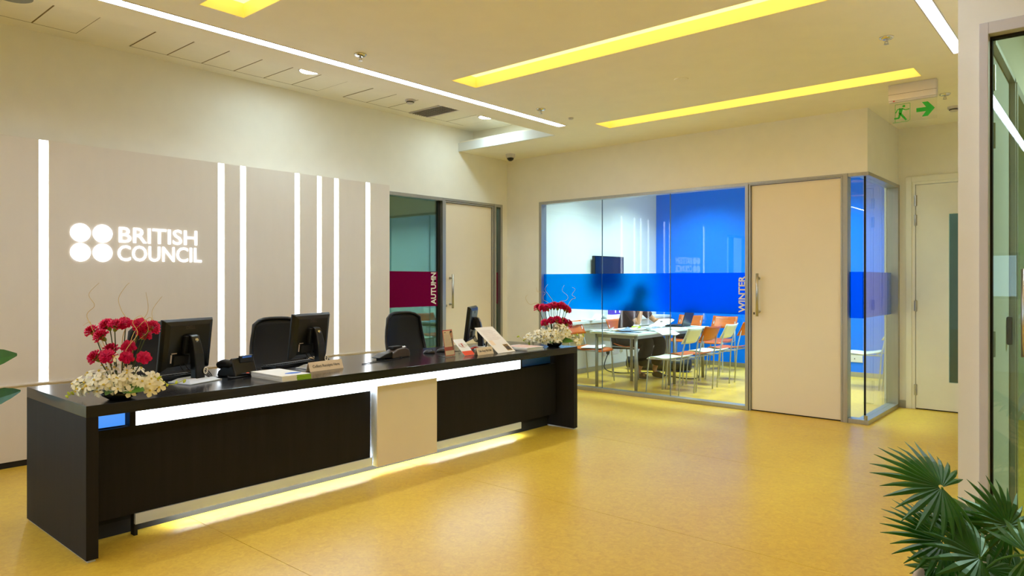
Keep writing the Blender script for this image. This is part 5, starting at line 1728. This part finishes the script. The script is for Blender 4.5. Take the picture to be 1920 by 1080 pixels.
body.append([(paL, (0.03, 0.02)), ((paL[0] + 0.01, paL[1] - 0.035, paL[2] - 0.005), 0.011), ((paL[0] + 0.04, paL[1] - 0.055, paL[2] - 0.012), 0.008)])
b0 = skin_obj('body', body, 'skin', Pn, 2)
face = MB().ball(V(0.20, 0, 1.20), (0.085, 0.072, 0.112), 16, 12)
face.build('face', 'skin', Pn, smooth=True)
MB().add([V(0.283, -0.016, 1.165), V(0.283, 0.016, 1.165), V(0.305, 0, 1.168), V(0.279, 0, 1.215)], [(0, 1, 2), (0, 2, 3), (1, 3, 2), (0, 3, 1)]).build('nose', 'skin', Pn)
for s in (-1, 1):
    MB().ball(V(0.274, s * 0.030, 1.212), (0.009, 0.012, 0.008), 8, 6).build('eye', 'ink', Pn, smooth=True)
    MB().ball(V(0.19, s * 0.074, 1.19), (0.020, 0.009, 0.030), 8, 6).build('ear', 'skin', Pn, smooth=True)
MB().ball(V(0.277, 0, 1.135), (0.008, 0.024, 0.006), 8, 6).build('mouth', 'red', Pn, smooth=True)
hr = MB().ball(V(0.165, 0, 1.235), (0.105, 0.088, 0.105), 16, 12)
hr.ball(V(0.09, 0, 1.12), (0.055, 0.075, 0.14), 14, 10)
hr.build('hair', 'hair', Pn, smooth=True)
shirt = [[(V(-0.09, 0, 0.55), (0.150, 0.125)), (V(-0.075, 0, 0.74), (0.145, 0.118)), (V(0.0, 0, 0.92), (0.165, 0.125)), (V(0.055, 0, 1.02), (0.10, 0.085)), (V(0.08, 0, 1.055), 0.062)],
         [(V(0.0, 0, 0.92), (0.165, 0.125)), (shR, 0.075), (mid(shR, elR, .55), 0.064), (mid(shR, elR, .72), 0.062)],
         [(V(0.0, 0, 0.92), (0.165, 0.125)), (shL, 0.075), (mid(shL, elL, .55), 0.064), (mid(shL, elL, .70), 0.062)]]
skin_obj('shirt', shirt, 'shirt', Pn, 2)
tr = [[(V(-0.10, 0, 0.57), (0.17, 0.14)), (V(-0.06, -0.10, 0.545), 0.115), (mid(hpR, knR, .5), 0.115), (knR, 0.098), (mid(knR, anR, .35), 0.105), (mid(knR, anR, .65), 0.085), (mid(knR, anR, .78), 0.075)],
      [(V(-0.10, 0, 0.57), (0.17, 0.14)), (V(-0.06, 0.10, 0.545), 0.115), (mid(hpL, knL, .5), 0.115), (knL, 0.098), (mid(knL, anL, .35), 0.105), (mid(knL, anL, .65), 0.085), (mid(knL, anL, .82), 0.075)]]
skin_obj('trousers', tr, 'trouser', Pn, 2)
for an, to in ((anR, toR), (anL, toL)):
    skin_obj('shoe', [[((an[0] - 0.05, an[1], 0.04), 0.036), ((an[0] + 0.02, an[1], 0.05), 0.044), ((an[0] + 0.10, an[1], 0.04), 0.042), ((an[0] + 0.17, an[1], 0.032), 0.032)], [((an[0] + 0.02, an[1], 0.05), 0.044), ((an[0] + 0.005, an[1], 0.10), 0.042)]], 'shoe', Pn, 1)
MB().tube([(wrR[0] + 0.028 * math.cos(t), wrR[1] + 0.028 * math.sin(t), wrR[2] - 0.01) for t in [i * PI / 6 for i in range(13)]], 0.004, 6).build('bracelet', 'ink', Pn, smooth=True)
